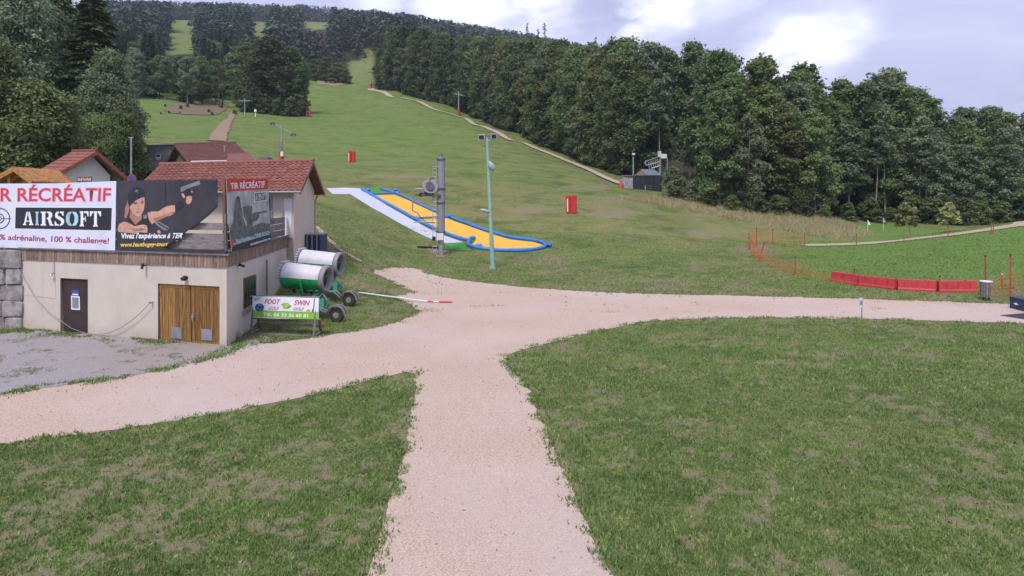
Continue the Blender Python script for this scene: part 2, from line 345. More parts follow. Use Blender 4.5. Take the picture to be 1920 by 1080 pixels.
def sward(X, Y): return .17*vnoise(X, Y, .5, 1)+.22*vnoise(X, Y, 2.1, 2)+.31*vnoise(X, Y, 5.0, 3)+.30*vnoise(X, Y, 9.5, 4)
def vnoise(x, y, s, seed):               # value noise for the patchy sward
    r = np.random.default_rng(seed); g = r.uniform(0, 1, (256, 256)); x = x*s+500; y = y*s+500
    i = np.floor(x).astype(int); j = np.floor(y).astype(int); a = x-i; b = y-j; a = a*a*(3-2*a); b = b*b*(3-2*b)
    i %= 255; j %= 255
    return g[i, j]*(1-a)*(1-b)+g[i+1, j]*a*(1-b)+g[i, j+1]*(1-a)*b+g[i+1, j+1]*a*b
MT['brush'] = gravel_mat('cleared_brush', (.09, .065, .045), (.17, .125, .085), (.28, .22, .16), weeds=1.0)
uu, yy = np.meshgrid(UG, YG, indexing='ij')
def ground():
    X = (uu-CX)/F*yy; v = np.stack([X, yy, TZ], -1).reshape(-1, 3)
    nu, ny = len(UG), len(YG); i = np.arange(nu-1)[:, None]*ny+np.arange(ny-1)[None, :]
    q = np.stack([i, i+ny, i+ny+1, i+1], -1).reshape(-1, 4)
    me = np_mesh('ground', v, q, None, MT['ground']); me.polygons.foreach_set('use_smooth', np.ones(len(q), bool))
    px, pv = project(X, yy, TZ)
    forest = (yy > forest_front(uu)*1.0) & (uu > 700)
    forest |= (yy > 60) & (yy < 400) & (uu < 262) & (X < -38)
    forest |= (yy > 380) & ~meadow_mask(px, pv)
    lush = np.clip((uu-1440)/120, 0, 1)*np.clip((yy-36)/4, 0, 1)*np.clip((66-yy)/4, 0, 1)
    lush = np.maximum(lush, .45*np.clip((yy-95)/40, 0, 1)*(uu < 900))
    dryz = inpoly(px, pv, [(1250,385),(1330,385),(1480,400),(1560,412),(1540,430),(1440,425),(1300,402)])*1.0
    lush = np.maximum(lush, inpoly(px, pv, [(1560,425),(1620,418),(1720,425),(1790,432),(1760,446),(1640,450),(1590,446)])*.9)
    dryz = np.maximum(dryz, .40*np.exp(-((yy-72)/16)**2)*(uu > 560))
    dryz = np.maximum(dryz, np.clip((yy-330)/100, 0, 1)*.85)
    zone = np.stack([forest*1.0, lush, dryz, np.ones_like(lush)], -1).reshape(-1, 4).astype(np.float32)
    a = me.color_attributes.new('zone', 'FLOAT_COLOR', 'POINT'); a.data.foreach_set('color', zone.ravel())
    ba = np.clip((.52-sward(X, yy))/.16, 0, 1)*np.clip((60-yy)/20, 0, 1)
    m_ = (yy > 22) & (yy < 48) | (yy <= 22); cnt = np.zeros(X.shape); rr_ = np.random.default_rng(4); sel = (yy < 48) & (uu > -300) & (uu < 2300)
    for _k in range(14):
        ra = np.where(yy[sel] > 26, 1.5, .35)*math.sqrt((_k+.5)/14); an = rr_.uniform(0, 6.283, sel.sum()); cnt[sel] += inpoly(X[sel]+ra*np.cos(an), yy[sel]+ra*np.sin(an), PATH)/14
    ba = np.clip(ba+cnt*1.3*(vnoise(X, yy, 2.2, 21) > .3), 0, 1)
    for bu, bv, ru, rv in ((1150,400,55,9),(1100,352,45,6),(1330,436,60,8),(1240,535,110,12),(1010,490,60,10),(1000,395,40,6),(1420,470,50,14),(740,330,60,5),(1180,372,60,5)):
        w_ = np.exp(-((px-bu)/ru)**2-((pv-bv)/rv)**2)*(yy < 130)*(yy > 25)
        ba = np.maximum(ba, np.clip(w_*1.5*(.15+1.1*vnoise(X, yy, .9, 51)*vnoise(X, yy, 2.7, 52)*2), 0, .95))
    at2 = me.attributes.new('bare', 'FLOAT', 'POINT'); at2.data.foreach_set('value', ba.ravel().astype(np.float32))
    tag(link('ground', me), 'grassy meadow floor, ski slope and hillside', kind='structure')
_ff = []
for _u, _v in ((690,158),(720,168),(760,178),(800,189),(860,205),(930,236),(1000,264),(1080,298),(1160,330),(1240,346),(1345,396),(1400,400),(1500,409),(1600,414),(1700,417)): _ff.append((_u, P(_u, _v, ymin=66).y+3.0))
_ff += [(1285, _ff[9][1]+3), (1315, _ff[9][1]-2)]; _ff.sort()
_ff = np.array(_ff+[(1800, 92), (1920, 94), (2200, 100)], float); print(_ff.tolist())
def forest_front(u): return np.interp(u, _ff[:, 0], _ff[:, 1])
MEADOWS = [[(318,38),(366,38),(366,60),(360,100),(310,104),(314,80)],[(470,40),(500,42),(507,72),(478,75)],[(563,40),(616,42),(618,53),(590,57),(566,50)],[(650,112),(718,112),(722,170),(650,170)],[(676,92),(700,96),(718,112),(680,112)],[(402,100),(434,102),(434,108),(402,108)]]
def meadow_mask(u, v):
    r = np.zeros(np.shape(u), bool)
    for p in MEADOWS: r |= inpoly(u, v, p)
    return r
ground()
path = sheet('gravel_path', densify(smooth_poly(PATH), .10, .055, 1), .012, MT['path'], .9, label='beige gravel paths meeting at a crossing')
sheet('gravel_yard', densify(YARD, .15, .16, 2), .022, MT['yard'], .9, label='grey gravel yard in front of the cream building')
def strip(px, w0, w1, name, mat, dz, label, cell=1.5, jit=.12, step=.6, ymin=4.2, sheet_on=True):
    pts = [P(u, v, ymin=ymin) for u, v in px]; q = []
    for a, b in zip(pts[:-1], pts[1:]):
        m = max(2, int((b-a).length/3)); q += [a.lerp(b, k/m) for k in range(m)]
    q.append(pts[-1]); n = len(q); l = []; r = []
    for i, p in enumerate(q):
        d = q[min(i+1, n-1)]-q[max(i-1, 0)]; nn = Vector((-d.y, d.x)).normalized(); w = (w0+(w1-w0)*i/(n-1))/2
        l.append((p.x+nn.x*w, p.y+nn.y*w)); r.append((p.x-nn.x*w, p.y-nn.y*w))
    return sheet(name, densify(l+r[::-1], step, jit, 5), dz, mat, cell, label=label)
strip([(694,167),(730,181),(800,199),(860,219),(930,248),(1000,277),(1080,309),(1168,347)], 2.6, 2.0, 'dirt_track', MT['track'], .22, 'thin dirt track running down the edge of the wood', 1.3)
strip([(1508,461),(1580,459),(1650,455),(1720,448),(1790,440),(1860,430),(1920,421),(2000,412)], 1.3, 3.0, 'stone_track', MT['track'], .06, 'pale stone track along the crest of the right mound', .8)
strip([(408,266),(412,250),(424,232),(436,214),(441,207)], 3.4, 1.2, 'earth_trail', MT['earth'], .22, 'bare reddish earth trail climbing behind the brown roof', 1.6, .5)
def patch(px, name, mat, dz, label, cell=1.5, jit=.5): return sheet(name, densify(smooth_poly(ground_outline(px), 2), .8, jit, 6), dz, mat, cell, label=label)
patch([(300,207),(330,196),(388,188),(432,196),(424,211),(385,217),(330,215)], 'brush_patch', MT['brush'], .14, 'grey-brown cleared brush patch on the left hillside')
patch([(590,153),(610,145),(636,149),(662,156),(640,160),(600,160)], 'earth_patch', MT['earth'], .25, 'bare earth on the brow above the piste')
strip([(592,424),(612,446),(640,470),(676,490)], .35, .5, 'worn_footpath', MT['track'], .02, 'narrow worn footpath on the bank behind the snow guns', .6, .06, .3)
# ------------------------------------------------------------------ trees
MT['bark'] = M('bark', (.13, .105, .08), .95, bump=.6, bscale=12, stretch=(1, 1, .25))
MT['pale_bark'] = M('pale_bark', (.30, .28, .25), .95, bump=.5, bscale=12, stretch=(1, 1, .25))
MT['leaf'] = leaf_mat('beech_leaves', (.065, .108, .040), (.205, .262, .098))
MT['leaf_ash'] = leaf_mat('ash_leaves', (.085, .125, .072), (.235, .29, .16))
MT['leaf_dark'] = leaf_mat('dark_leaves', (.050, .074, .034), (.14, .175, .076))
MT['leaf_light'] = leaf_mat('young_leaves', (.08, .112, .036), (.215, .25, .092))
MT['needle'] = leaf_mat('spruce_needles', (.04, .064, .034), (.11, .15, .07), .15)
MT['leaf_willow'] = leaf_mat('willow_leaves', (.11, .14, .07), (.30, .34, .18))
MT['leaf_sapling'] = leaf_mat('sapling_leaves', (.22, .23, .09), (.45, .44, .2))
MT['needle_near'] = leaf_mat('near_spruce_needles', (.052, .075, .03), (.15, .18, .07), .15)
MT['needle_far'] = leaf_mat('far_needles', (.022, .038, .028), (.062, .090, .055), .1)
def leaves(cent, nrm, size, r, aspect=.6):
    n = len(cent); t = r.normal(size=(n, 3)); t -= nrm*(t*nrm).sum(1, keepdims=True); t /= np.linalg.norm(t, axis=1, keepdims=True)+1e-9
    b = np.cross(nrm, t); s = (size*r.uniform(.6, 1.35, n))[:, None]
    v = np.stack([cent-t*s, cent-b*s*aspect, cent+t*s, cent+b*s*aspect], 1)
    return v.reshape(-1, 3), np.arange(4*n).reshape(-1, 4)
def unit(a): return a/(np.linalg.norm(a, axis=1, keepdims=True)+1e-9)
def broadleaf(name, seed, h, R, base, n, size, lobes=16, mat='leaf', trunk_r=.25, bark='bark', openness=.0):
    """crown of leaf-sized faces on uneven lobes, with trunk and limbs"""
    r = np.random.default_rng(seed); cs = []
    zc0, zc1 = base*h, h
    for k in range(lobes):
        f = (k+.5)/lobes; z = zc0+(zc1-zc0)*(f**.9)
        env = R*(math.sin(math.pi*min(1, .16+.84*f)**.8)*.85+.12)
        a = k*2.4+r.uniform(-.6, .6); d = env*r.uniform(.35, .72) if f < .93 else env*.15
        rad = R*r.uniform(.30, .48)*(1.0-.25*f)
        cs.append((d*math.cos(a), d*math.sin(a), min(z, h-rad*.75), rad, rad*r.uniform(.6, .95)))
    cs = np.array(cs); w = cs[:, 3]**2; w /= w.sum(); pick = r.choice(lobes, n, p=w)
    d = unit(r.normal(size=(n, 3))); d[:, 2] = np.where(d[:, 2] < -.35, -d[:, 2]*.6, d[:, 2])
    # clusters: leaves gather in sprays on the lobe surface
    ns = max(40, n//14); sd = unit(r.normal(size=(ns, 3))); sl = r.choice(lobes, ns, p=w); sr = r.uniform(.55, 1.12, ns)
    sp = cs[sl, :3]+sd*np.stack([cs[sl, 3], cs[sl, 3], cs[sl, 4]], 1)*sr[:, None]
    q = r.integers(0, ns, n)
    pos = sp[q]+r.normal(size=(n, 3))*np.array([1, 1, .6])*(R*.075)
    nr = unit(sd[q]*.55+r.normal(size=(n, 3))*.5+np.array([0, 0, .55]))
    keep = pos[:, 2] > .25; pos, nr = pos[keep], nr[keep]
    pos[:, 2] -= .10*np.hypot(pos[:, 0], pos[:, 1])
    v, f = leaves(pos, nr, size, r)
    crown = np_mesh(name+'_crown', v, f, None, MT[mat])
    mb = MB(); top = h*.9
    tp = [(0, 0, -.4)]; x = y = 0
    for k in range(1, 7): x += r.normal()*.10*R/4; y += r.normal()*.10*R/4; tp.append((x, y, top*k/6))
    mb.tube(tp, [trunk_r*(1.25 if k == 0 else 1-.85*k/6) for k in range(7)], 8)
    for c in cs[:: max(1, lobes//14)]:
        zb = max(base*h*.6, c[2]-.45*math.hypot(c[0], c[1])-.6); kk = min(5.99, max(0, zb/top*6)); i0 = int(kk)
        p0 = Vector(tp[i0]).lerp(Vector(tp[i0+1]), kk-i0); p1 = Vector(c[:3])
        mb.tube([p0, p0.lerp(p1, .5)+Vector((0, 0, .1*(p1-p0).length)), p1], [trunk_r*.38, trunk_r*.24, trunk_r*.1], 5, False)
    me = bpy.data.meshes.new(name+'_trunk'); me.from_pydata(mb.v, [], mb.f); me.materials.append(MT[bark])
    return (me, crown, h)
def conifer(name, seed, h, R, n, size, mat='needle', base=.05, sparse=1.0):
    r = np.random.default_rng(seed); cen = []; nrm = []; tan = []
    lv = int(h/0.55); tot = 0; br = []
    for k in range(lv):
        z = h*(base+(1-base)*k/lv); rr = R*(1-(z/h-base)/(1-base))**.82*(r.uniform(.78, 1.1))+.12
        nb = max(4, int(9*sparse))
        for a in r.uniform(0, 6.283, nb): br.append((z+r.uniform(-.2, .2), rr*r.uniform(.65, 1.1), a))
    br = np.array(br); w = br[:, 1]+.2; w /= w.sum(); q = r.choice(len(br), n, p=w)
    s = r.uniform(0, 1, n)**.6; L_ = br[q, 1]*s; a = br[q, 2]+r.normal(size=n)*.13
    z = br[q, 0]-.22*L_-.10*br[q, 1]*s*s+r.normal(size=n)*.06
    pos = np.stack([L_*np.cos(a), L_*np.sin(a), z], 1); pos[:, 2] = np.maximum(pos[:, 2], .1)
    out = np.stack([np.cos(a), np.sin(a), np.full(n, -.45)], 1); side = np.stack([-np.sin(a), np.cos(a), r.normal(size=n)*.5], 1)
    t = unit(out+side*r.normal(size=(n, 1))*.6); b = unit(np.cross(t, np.array([0, 0, 1.]))+r.normal(size=(n, 3))*.35)
    sz = (size*r.uniform(.6, 1.3, n))[:, None]
    v = np.stack([pos-t*sz*.9, pos-b*sz*.34, pos+t*sz, pos+b*sz*.34], 1).reshape(-1, 3)
    crown = np_mesh(name+'_crown', v, np.arange(4*n).reshape(-1, 4), None, MT[mat])
    mb = MB(); mb.tube([(0, 0, -.4), (0, 0, h*.5), (0, 0, h*.98)], [h*.017, h*.010, .03], 7)
    for z, l, a in br[::3]: mb.tube([(0, 0, z), (l*.8*math.cos(a), l*.8*math.sin(a), z-.2*l)], [.03, .01], 3, False)
    me = bpy.data.meshes.new(name+'_trunk'); me.from_pydata(mb.v, [], mb.f); me.materials.append(MT['bark'])
    return (me, crown, h)
def plant(proto, loc, h, label, cat='tree', group=None, name='broadleaf_tree', rz=None, wide=1.0, parts=('trunk', 'crown')):
    me, cr, hp = proto; s = h/hp
    root = thing(name, label, cat, loc, group)
    root.rotation_euler = (random.uniform(-.03, .03), random.uniform(-.03, .03), random.uniform(0, 6.28) if rz is None else rz)
    root.scale = (s*wide, s*wide, s)
    if me: link(parts[0], me, None, root)
    link(parts[1], cr, None, root)
    return root
BL = [broadleaf('beech', 11, 20, 4.6, .10, 15000, .24, 20, 'leaf'), broadleaf('beech', 12, 20, 5.0, .14, 15000, .25, 18, 'leaf'),
      broadleaf('ash', 13, 20, 4.5, .16, 13000, .26, 18, 'leaf_ash', .22, 'pale_bark'), broadleaf('ash', 14, 20, 4.2, .28, 11000, .27, 15, 'leaf_ash', .2, 'pale_bark'),
      broadleaf('hornbeam', 15, 20, 4.8, .06, 15000, .24, 22, 'leaf_dark'), broadleaf('maple', 16, 20, 4.4, .12, 14000, .25, 17, 'leaf_light')]
SH = [broadleaf('shrub', 21, 5, 2.2, .02, 6000, .16, 14, 'leaf_dark', .08), broadleaf('shrub', 22, 5, 2.4, .02, 6000, .16, 14, 'leaf', .08)]
CLP = broadleaf('clump_beech', 24, 20, 6.0, .05, 20000, .26, 30, 'leaf_dark', .3)
SHL = broadleaf('willow_bush', 23, 5, 2.4, .02, 7000, .15, 14, 'leaf_willow', .08)
CN = [conifer('spruce', 31, 22, 4.0, 15000, .42), conifer('spruce', 32, 22, 3.4, 13000, .42), conifer('fir', 33, 22, 3.8, 12000, .45)]
DEAD = conifer('dead_spruce', 41, 24, 2.2, 700, .35, 'leaf_dark', .35, .5)
NEAR_B = broadleaf('near_maple', 51, 12, 5.0, .04, 42000, .15, 30, 'leaf', .28)
NEAR_A = broadleaf('near_ash', 52, 20, 5.5, .06, 46000, .17, 30, 'leaf_ash', .3)
NEAR_C = conifer('near_spruce', 53, 26, 5.2, 46000, .34, 'needle_near', .03)

# right-hand wood: rows of single trees from its edge inwards
tops = np.array([(690,60),(720,52),(760,42),(800,40),(850,42),(900,45),(960,52),(1010,62),(1050,70),(1100,82),(1150,78),(1200,72),(1240,82),(1300,72),(1345,80),(1385,118),(1420,108),(1455,92),(1490,130),(1540,116),(1580,150),(1620,138),(1680,128),(1720,150),(1745,198),(1800,205),(1840,186),(1880,205),(1920,208),(2000,215),(2200,230)], float)
ZL = [(860, 'the wood by the highest lift towers'), (1000, 'the wood above the upper dirt track'), (1130, 'the wood above the nearest red pad'), (1270, 'the wood around the black lift hut'),
      (1420, 'the wood behind the willow-like bush'), (1560, 'the wood behind the tall dry grass'), (1700, 'the wood behind the golf flags'), (1830, 'the wood behind the saplings'), (9999, 'the wood at the right picture edge')]
u = 712.0; k = 0
rowspec = [(0.0, .62, .80), (5.5, .78, .95), (11.0, .92, 1.0), (18, .95, 1.02)]
for ri, (dep, lo, hi) in enumerate(rowspec):
    u = 715.0+ri*7
    while u < 2060:
        Y = float(forest_front(u))+dep+random.uniform(-1.2, 1.6); uu_ = u+random.uniform(-4, 4)
        
        p = G(uu_, Y, -.1); vt = np.interp(uu_, tops[:, 0], tops[:, 1])
        ztop = H+(HV-vt)/F*Y; full = ztop-p.z
        h = full*random.uniform(lo, hi); h = max(8, min(h, 31))
        gapz = 1228 < uu_ < 1338 and dep < 12 and not (dep > 3 and uu_ < 1240)           # the dark opening where the lift line enters
        if not gapz:
            where = ('at the front of', 'just inside', 'in the middle of', 'deep in')[ri]
            if uu_ > 1540: pr = random.choices(BL, [1, 1, 4, 2, 1, .5])[0]
            elif uu_ > 1270: pr = random.choices(BL, [3, 2, 3, 2, 1, 1])[0]
            elif uu_ > 1000: pr = random.choices(BL, [3, 3, 1, 0, 3, 1.5])[0]
            else: pr = random.choices(BL, [2, 2, .5, 0, 4, 1])[0]
            look = ('rounded mid-green', 'broad mid-green', 'bushy grey-green', 'open grey-green', 'dark green', 'yellow-green')[[q is pr for q in BL].index(True)]
            z_ = next(z for z in ZL if uu_ < z[0]); lab = (0, look+' tree '+where+' '+z_[1], look+' trees '+where+' '+z_[1])
            nm = 'broadleaf_tree'
            if uu_ < 1060 and random.random() < .3:
                pr = random.choice(CN); nm = 'spruce_tree'; lab = (0, 'dark pointed spruce '+where+' '+z_[1], 'spruces '+where+' '+z_[1])
            plant(pr, p, h, lab[1], 'tree', lab[2], nm, wide=random.uniform(.95, 1.2)*(1.0 if h < 24 else .85))
        sp = 4.6+ri*.8
        ang = math.hypot(1, 0.0); dY = abs(float(forest_front(u+6))-float(forest_front(u)))/6
        u += sp/math.hypot(Y/F+(u-CX)/F*dY*-1, dY) if dY > .2 else sp*F/Y
for (u_, v_, Y_) in ((1008, 50, 0), (1024, 42, 3), (985, 40, 5), (1116, 66, 0)):
    Y_ += float(forest_front(u_))+21; p = G(u_, Y_, -.1); plant(DEAD, p, H+(HV-v_)/F*Y_-p.z, 'bare dying spruce sticking out above the wood', 'tree', 'bare spruces above the wood', 'dead_spruce')
# undergrowth at the foot of the wood
u = 735.0
while u < 2000:
    Y = float(forest_front(u))-2.2+random.uniform(-.8, .8)
    if not (1160 < u < 1338):
        plant(random.choice(SH), G(u, Y, -.1), random.uniform(2.0, 4.2), 'low leafy shrub at the foot of '+next(z[1] for z in ZL if u < z[0]), 'shrub', 'shrubs at the foot of '+next(z[1] for z in ZL if u < z[0]), 'shrub', wide=1.15, parts=('stem', 'foliage'))
    u += max(6, 4.2*F/Y*.75)

# near trees on the left
def ptop(proto, u, Y, vtop, label, name='broadleaf_tree', wide=1.0, rz=None, cat='tree', dz=-.15):
    p = G(u, Y, dz); return plant(proto, p, H+(HV-vtop)/F*Y-p.z, label, cat, None, name, rz, wide)
ptop(NEAR_B, 62, 47, 148, 'round yellow-green tree in front of the others behind the white banner', wide=1.05)
ptop(NEAR_B, -40, 46, 60, 'leafy tree cut by the left edge of the picture', wide=.8)
ptop(NEAR_A, 15, 60, -60, 'tall pale green ash at the far left behind the round tree', wide=.85)
ptop(NEAR_A, 92, 66, 10, 'tall pale green ash between the round tree and the big spruce', wide=.7)
ptop(NEAR_A, 55, 74, -110, 'highest pale green ash behind the others at the far left', wide=.8)
ptop(NEAR_C, 176, 63, -70, 'tallest dark spruce behind the red-roofed house', 'spruce_tree', wide=1.15)
ptop(NEAR_C, 128, 70, -75, 'dark spruce just left of the tallest spruce', 'spruce_tree', wide=.75)
ptop(NEAR_A, 208, 60, 92, 'broadleaf tree in front of the tall spruce, right of it', wide=.92)
ptop(NEAR_B, 226, 56, 205, 'bushy tree behind the grey lamp post', wide=.75)
ptop(NEAR_B, 185, 54, 215, 'bushy low tree between the red-roofed house and the lamp post', wide=.75)
ptop(NEAR_A, 240, 76, 150, 'leafy tree above the blue tarp beside the plank hut', wide=.6)
# big dark clump beside the piste
for i, (u_, Y_, vt, w_, lab) in enumerate([(462, 212, 80, 1.25, 'left tree of the round clump beside the piste'), (500, 204, 68, 1.35, 'tallest tree of the round clump beside the piste'),
        (540, 206, 88, 1.3, 'right tree of the round clump beside the piste'), (562, 203, 125, 1.1, 'low right edge tree of the round clump beside the piste'), (450, 206, 130, 1.0, 'low left edge tree of the round clump beside the piste')]):
    ptop(BL[1] if i in (0, 2) else BL[0] if i != 1 else CLP, u_, Y_, vt, lab, wide=w_*1.05)
for (u_, Y_, h_) in ((470, 198, 6), (495, 197, 5), (520, 197, 5), (545, 197, 6), (566, 198, 5)):
    plant(SH[0], G(u_, Y_, -.1), h_, 'dark shrub at the foot of the round clump beside the piste', 'shrub', 'shrubs under the round clump', 'shrub', wide=1.2, parts=('stem', 'foliage'))
for (u_, Y_, h_, w_) in ((592, 352, 13, 1.1), (612, 345, 14, 1.2), (632, 340, 11, 1.2), (648, 338, 8, 1.1)):
    plant(BL[0], G(u_, Y_, -.2), h_, 'bright round bush on the brow above the piste', 'shrub', 'bushes on the brow above the piste', 'shrub', wide=1.9*w_, parts=('stem', 'foliage'))
# mixed wood on the left hillside
placed = []
for k in range(900):
    u_ = random.uniform(215, 440); Y_ = random.uniform(195, 420)
    p = G(u_, Y_, -.2); pu, pv = project(p.x, p.y, p.z)
    if pv > 207-(max(0, u_-300)*.12): continue
    hmax = 30.
    if 300 < u_ < 382: hmax = (pv-106)*Y_/F
    if hmax < 4.5 or meadow_mask(np.array([pu]), np.array([pv]))[0]: continue
    if any((p-q).length < 5.5 for q in placed): continue
    placed.append(p)
    if len(placed) > 125: break
    hz_ = ('low' if pv > 180 else 'half-way up' if pv > 140 else 'high')+' on the left hillside '+('behind the big spruce' if u_ < 275 else 'above the plank hut' if u_ < 330 else 'above the brush patch' if u_ < 390 else 'left of the round clump')
    if random.random() < .55: plant(random.choice(CN), p, min(hmax, random.uniform(14, 24)), 'dark spruce '+hz_, 'tree', 'spruces '+hz_, 'spruce_tree', wide=1.1)
    else: plant(random.choice(BL[:5]), p, min(hmax, random.uniform(11, 19)), 'leafy tree '+hz_, 'tree', 'leafy trees '+hz_, 'broadleaf_tree', wide=1.1)
for (u_, Y_, h_) in ((340, 222, 15), (411, 214, 16), (417, 216, 15), (404, 220, 9)):
    plant(DEAD, G(u_, Y_, -.1), h_, 'thin half-bare spruce at the edge of the clearing', 'tree', 'thin spruces at the clearing', 'dead_spruce')

# far mountain wood: one mass
def far_wood():
    r = np.random.default_rng(5); n = 80000
    Y = np.sqrt(r.uniform(330**2, 1420**2, n)); u = r.uniform(150, 1420, n)
    keep = r.uniform(0, 1, n) < np.where(Y < 600, .8, .55)
    X = (u-CX)/F*Y; Z = gz(X, Y); pu, pv = project(X, Y, Z); hh = r.uniform(15, 27, n)
    hp = hh*F/Y
    for q_ in (0, .2, .4, .6, .8, .95): keep &= ~(meadow_mask(pu, pv-hp*q_) | meadow_mask(pu+3, pv-hp*q_) | meadow_mask(pu-3, pv-hp*q_))
    keep &= ~((u > 560) & (u < 735) & (Y < 445)) & ~((u > 735) & (Y < forest_front(np.minimum(u, 2000))+25)) & ~((u < 560) & (Y < 395))
    keep &= r.uniform(0, 1, n) < .27
    X, Y, Z, hh = X[keep], Y[keep], Z[keep], hh[keep]; n = len(X)
    con = r.uniform(0, 1, n) < .7
    Vs = []
    for sel, m, sz in ((Y < 640, 95, .058), (Y >= 640, 42, .078)):
        Xs, Ys, Zs, cs_, hc = X[sel], Y[sel], Z[sel], con[sel][:, None], hh[sel][:, None]; k_ = len(Xs)
        f = r.uniform(0, 1, (k_, m))**.8; ang = r.uniform(0, 6.283, (k_, m))
        env = np.where(cs_, .19*(1-f)**.85+.012, .27*np.sqrt(np.maximum(.02, 1-(1.6*f-.62)**2)))*r.uniform(.6, 1.25, (k_, m))
        c = np.stack([Xs[:, None]+env*hc*np.cos(ang), Ys[:, None]+env*hc*np.sin(ang), Zs[:, None]+hc*(.03+.95*f)], -1)
        s_ = (hc*np.where(cs_, sz-.5*sz*f, sz)*r.uniform(.7, 1.3, (k_, m)))[..., None]
        out = np.stack([np.cos(ang), np.sin(ang), np.full_like(ang, -.55)], -1)+r.normal(size=(k_, m, 3))*.25; sd2 = np.stack([-np.sin(ang), np.cos(ang), np.zeros_like(ang)], -1)+r.normal(size=(k_, m, 3))*.3
        Vs.append(np.stack([c-out*s_*.7, c-sd2*s_*.8, c+out*s_*1.1, c+sd2*s_*.8], 2).reshape(-1, 3))
    V = np.concatenate(Vs); print('far faces', len(V)//4)
    me = np_mesh('mountain_forest', V, np.arange(len(V)).reshape(-1, 4), None, MT['needle_far'])
    tag(link('mountain_forest', me), 'far dark spruce forest covering the mountain ridge', 'forest', kind='stuff')
    return n
print('far trees', far_wood())

# ------------------------------------------------------------------ lawn and weeds
def blade_mat(name, dark, mid, light):
    m, t, b = mat_base(name, .75, 0, .2)
    g = N(t, 'ShaderNodeNewGeometry')
    n = pos_noise(t, .55, 5, .6, vec=g.outputs['Position'])
    n2_ = pos_noise(t, 2.6, 4, .6, vec=g.outputs['Position'])
    f = math_(t, 'MULTIPLY_ADD', g.outputs['Random Per Island'], .42, math_(t, 'MULTIPLY_ADD', n, .4, math_(t, 'MULTIPLY', n2_, .5)))
    col = ramp(t, f, [(0.35, dark), (0.62, mid), (0.9, light)]); L(t, col, b.inputs['Base Color'])
    tr = N(t, 'ShaderNodeBsdfTranslucent'); L(t, col, tr.inputs[0]); mx = N(t, 'ShaderNodeMixShader'); mx.inputs[0].default_value = .2
    L(t, b.outputs[0], mx.inputs[1]); L(t, tr.outputs[0], mx.inputs[2]); L(t, mx.outputs[0], t.nodes['Material Output'].inputs[0])
    return m
MT['blade'] = blade_mat('grass_blades', (.045, .090, .025), (.138, .222, .064), (.31, .375, .145))
MT['blade_dry'] = blade_mat('dry_grass', (.20, .19, .085), (.36, .32, .165), (.55, .48, .29))
BLD = [(-19.75, 25.6), (-9.9, 22.3), (-11.8, 36.4), (-21.6, 39.5)]
SLIDE = None
def blades(n, ylo, yhi, length, width, ulo=-150, uhi=2070, dens=None, thr=.42, lean=.8, power=1.0, pathkeep=.0):
    r = np.random.default_rng(int(n+ylo*10))
    Y = (ylo**(2-power)+(yhi**(2-power)-ylo**(2-power))*r.uniform(0, 1, n))**(1/(2-power)); u = r.uniform(ulo, uhi, n); X = (u-CX)/F*Y
    p = sward(X, Y)-.13*(Y > 24)*inpoly(X+r.normal(size=n)*.6, Y+r.normal(size=n)*.6, PATH)
    keep = p+r.normal(size=n)*.12 > thr
    wx = X+(vnoise(X, Y, 4, 8)-.5)*.5; wy = Y+(vnoise(X, Y, 4, 9)-.5)*.5
    inp = inpoly(wx, wy, PATH); iny = inpoly(X, Y, YARD)
    keep &= ~inp | (r.uniform(0, 1, n) < pathkeep) | ((Y > 29) & (vnoise(X, Y, 1.1, 31)*.6+vnoise(X, Y, 3.1, 32)*.4 > np.where(u < 830, .60, .72)) & (r.uniform(0, 1, n) < .6))
    keep &= ~inpoly(X, Y, BLD)
    keep &= ~iny | ((vnoise(X, Y, 1.3, 12)+.3*vnoise(X, Y, 4, 13) > .92))
    if dens is not None: keep &= r.uniform(0, 1, n) < dens(X, Y, u)
    X, Y = X[keep], Y[keep]; n = len(X); Z = gz(X, Y)
    sc = r.uniform(.5, 1.4, n)*(.6+.9*vnoise(X, Y, 1.7, 5)); ln = length*sc; wd = width*r.uniform(.7, 1.3, n)
    a = r.uniform(0, 6.283, n); la = r.uniform(0, 6.283, n); le = r.uniform(.1, lean, n)*ln
    dx, dy = np.cos(a)*wd/2, np.sin(a)*wd/2
    b0 = np.stack([X-dx, Y-dy, Z], 1); b1 = np.stack([X+dx, Y+dy, Z], 1); tp = np.stack([X+le*np.cos(la), Y+le*np.sin(la), Z+np.sqrt(np.maximum(ln**2-le**2, .0004))], 1)
    return np.stack([b0, b1, tp], 1).reshape(-1, 3)
A = np.concatenate([blades(560000, 7.0, 17, .055, .016, -420, 2400, power=.9, pathkeep=.0015), blades(330000, 17, 32, .065, .026, power=.9, pathkeep=.004), blades(170000, 32, 62, .07, .05, power=.8, ulo=560), blades(75000, 7.0, 20, .05, .05, -420, 2400, power=.9, lean=.97, thr=.44)])
me = np_mesh('lawn_grass', A, None, np.arange(len(A)).reshape(-1, 3), MT['blade']); tag(link('lawn_grass', me), 'short patchy green grass and clover of the lawns', 'grass', kind='stuff')
dz_ = [(1240,372),(1330,372),(1480,396),(1570,412),(1640,440),(1590,452),(1500,440),(1440,424),(1300,398),(1150,370)]
A = blades(200000, 62, 100, .5, .045, 1130, 1680, lambda X, Y, u: inpoly(u, HV-(gz(X, Y)-H)*F/Y, dz_)*1.0, thr=.50, lean=.9)
me = np_mesh('tall_dry_grass', A, None, np.arange(len(A)).reshape(-1, 3), MT['blade_dry']); tag(link('tall_dry_grass', me), 'tall straw-coloured grass in front of the wood on the right', 'grass', kind='stuff')
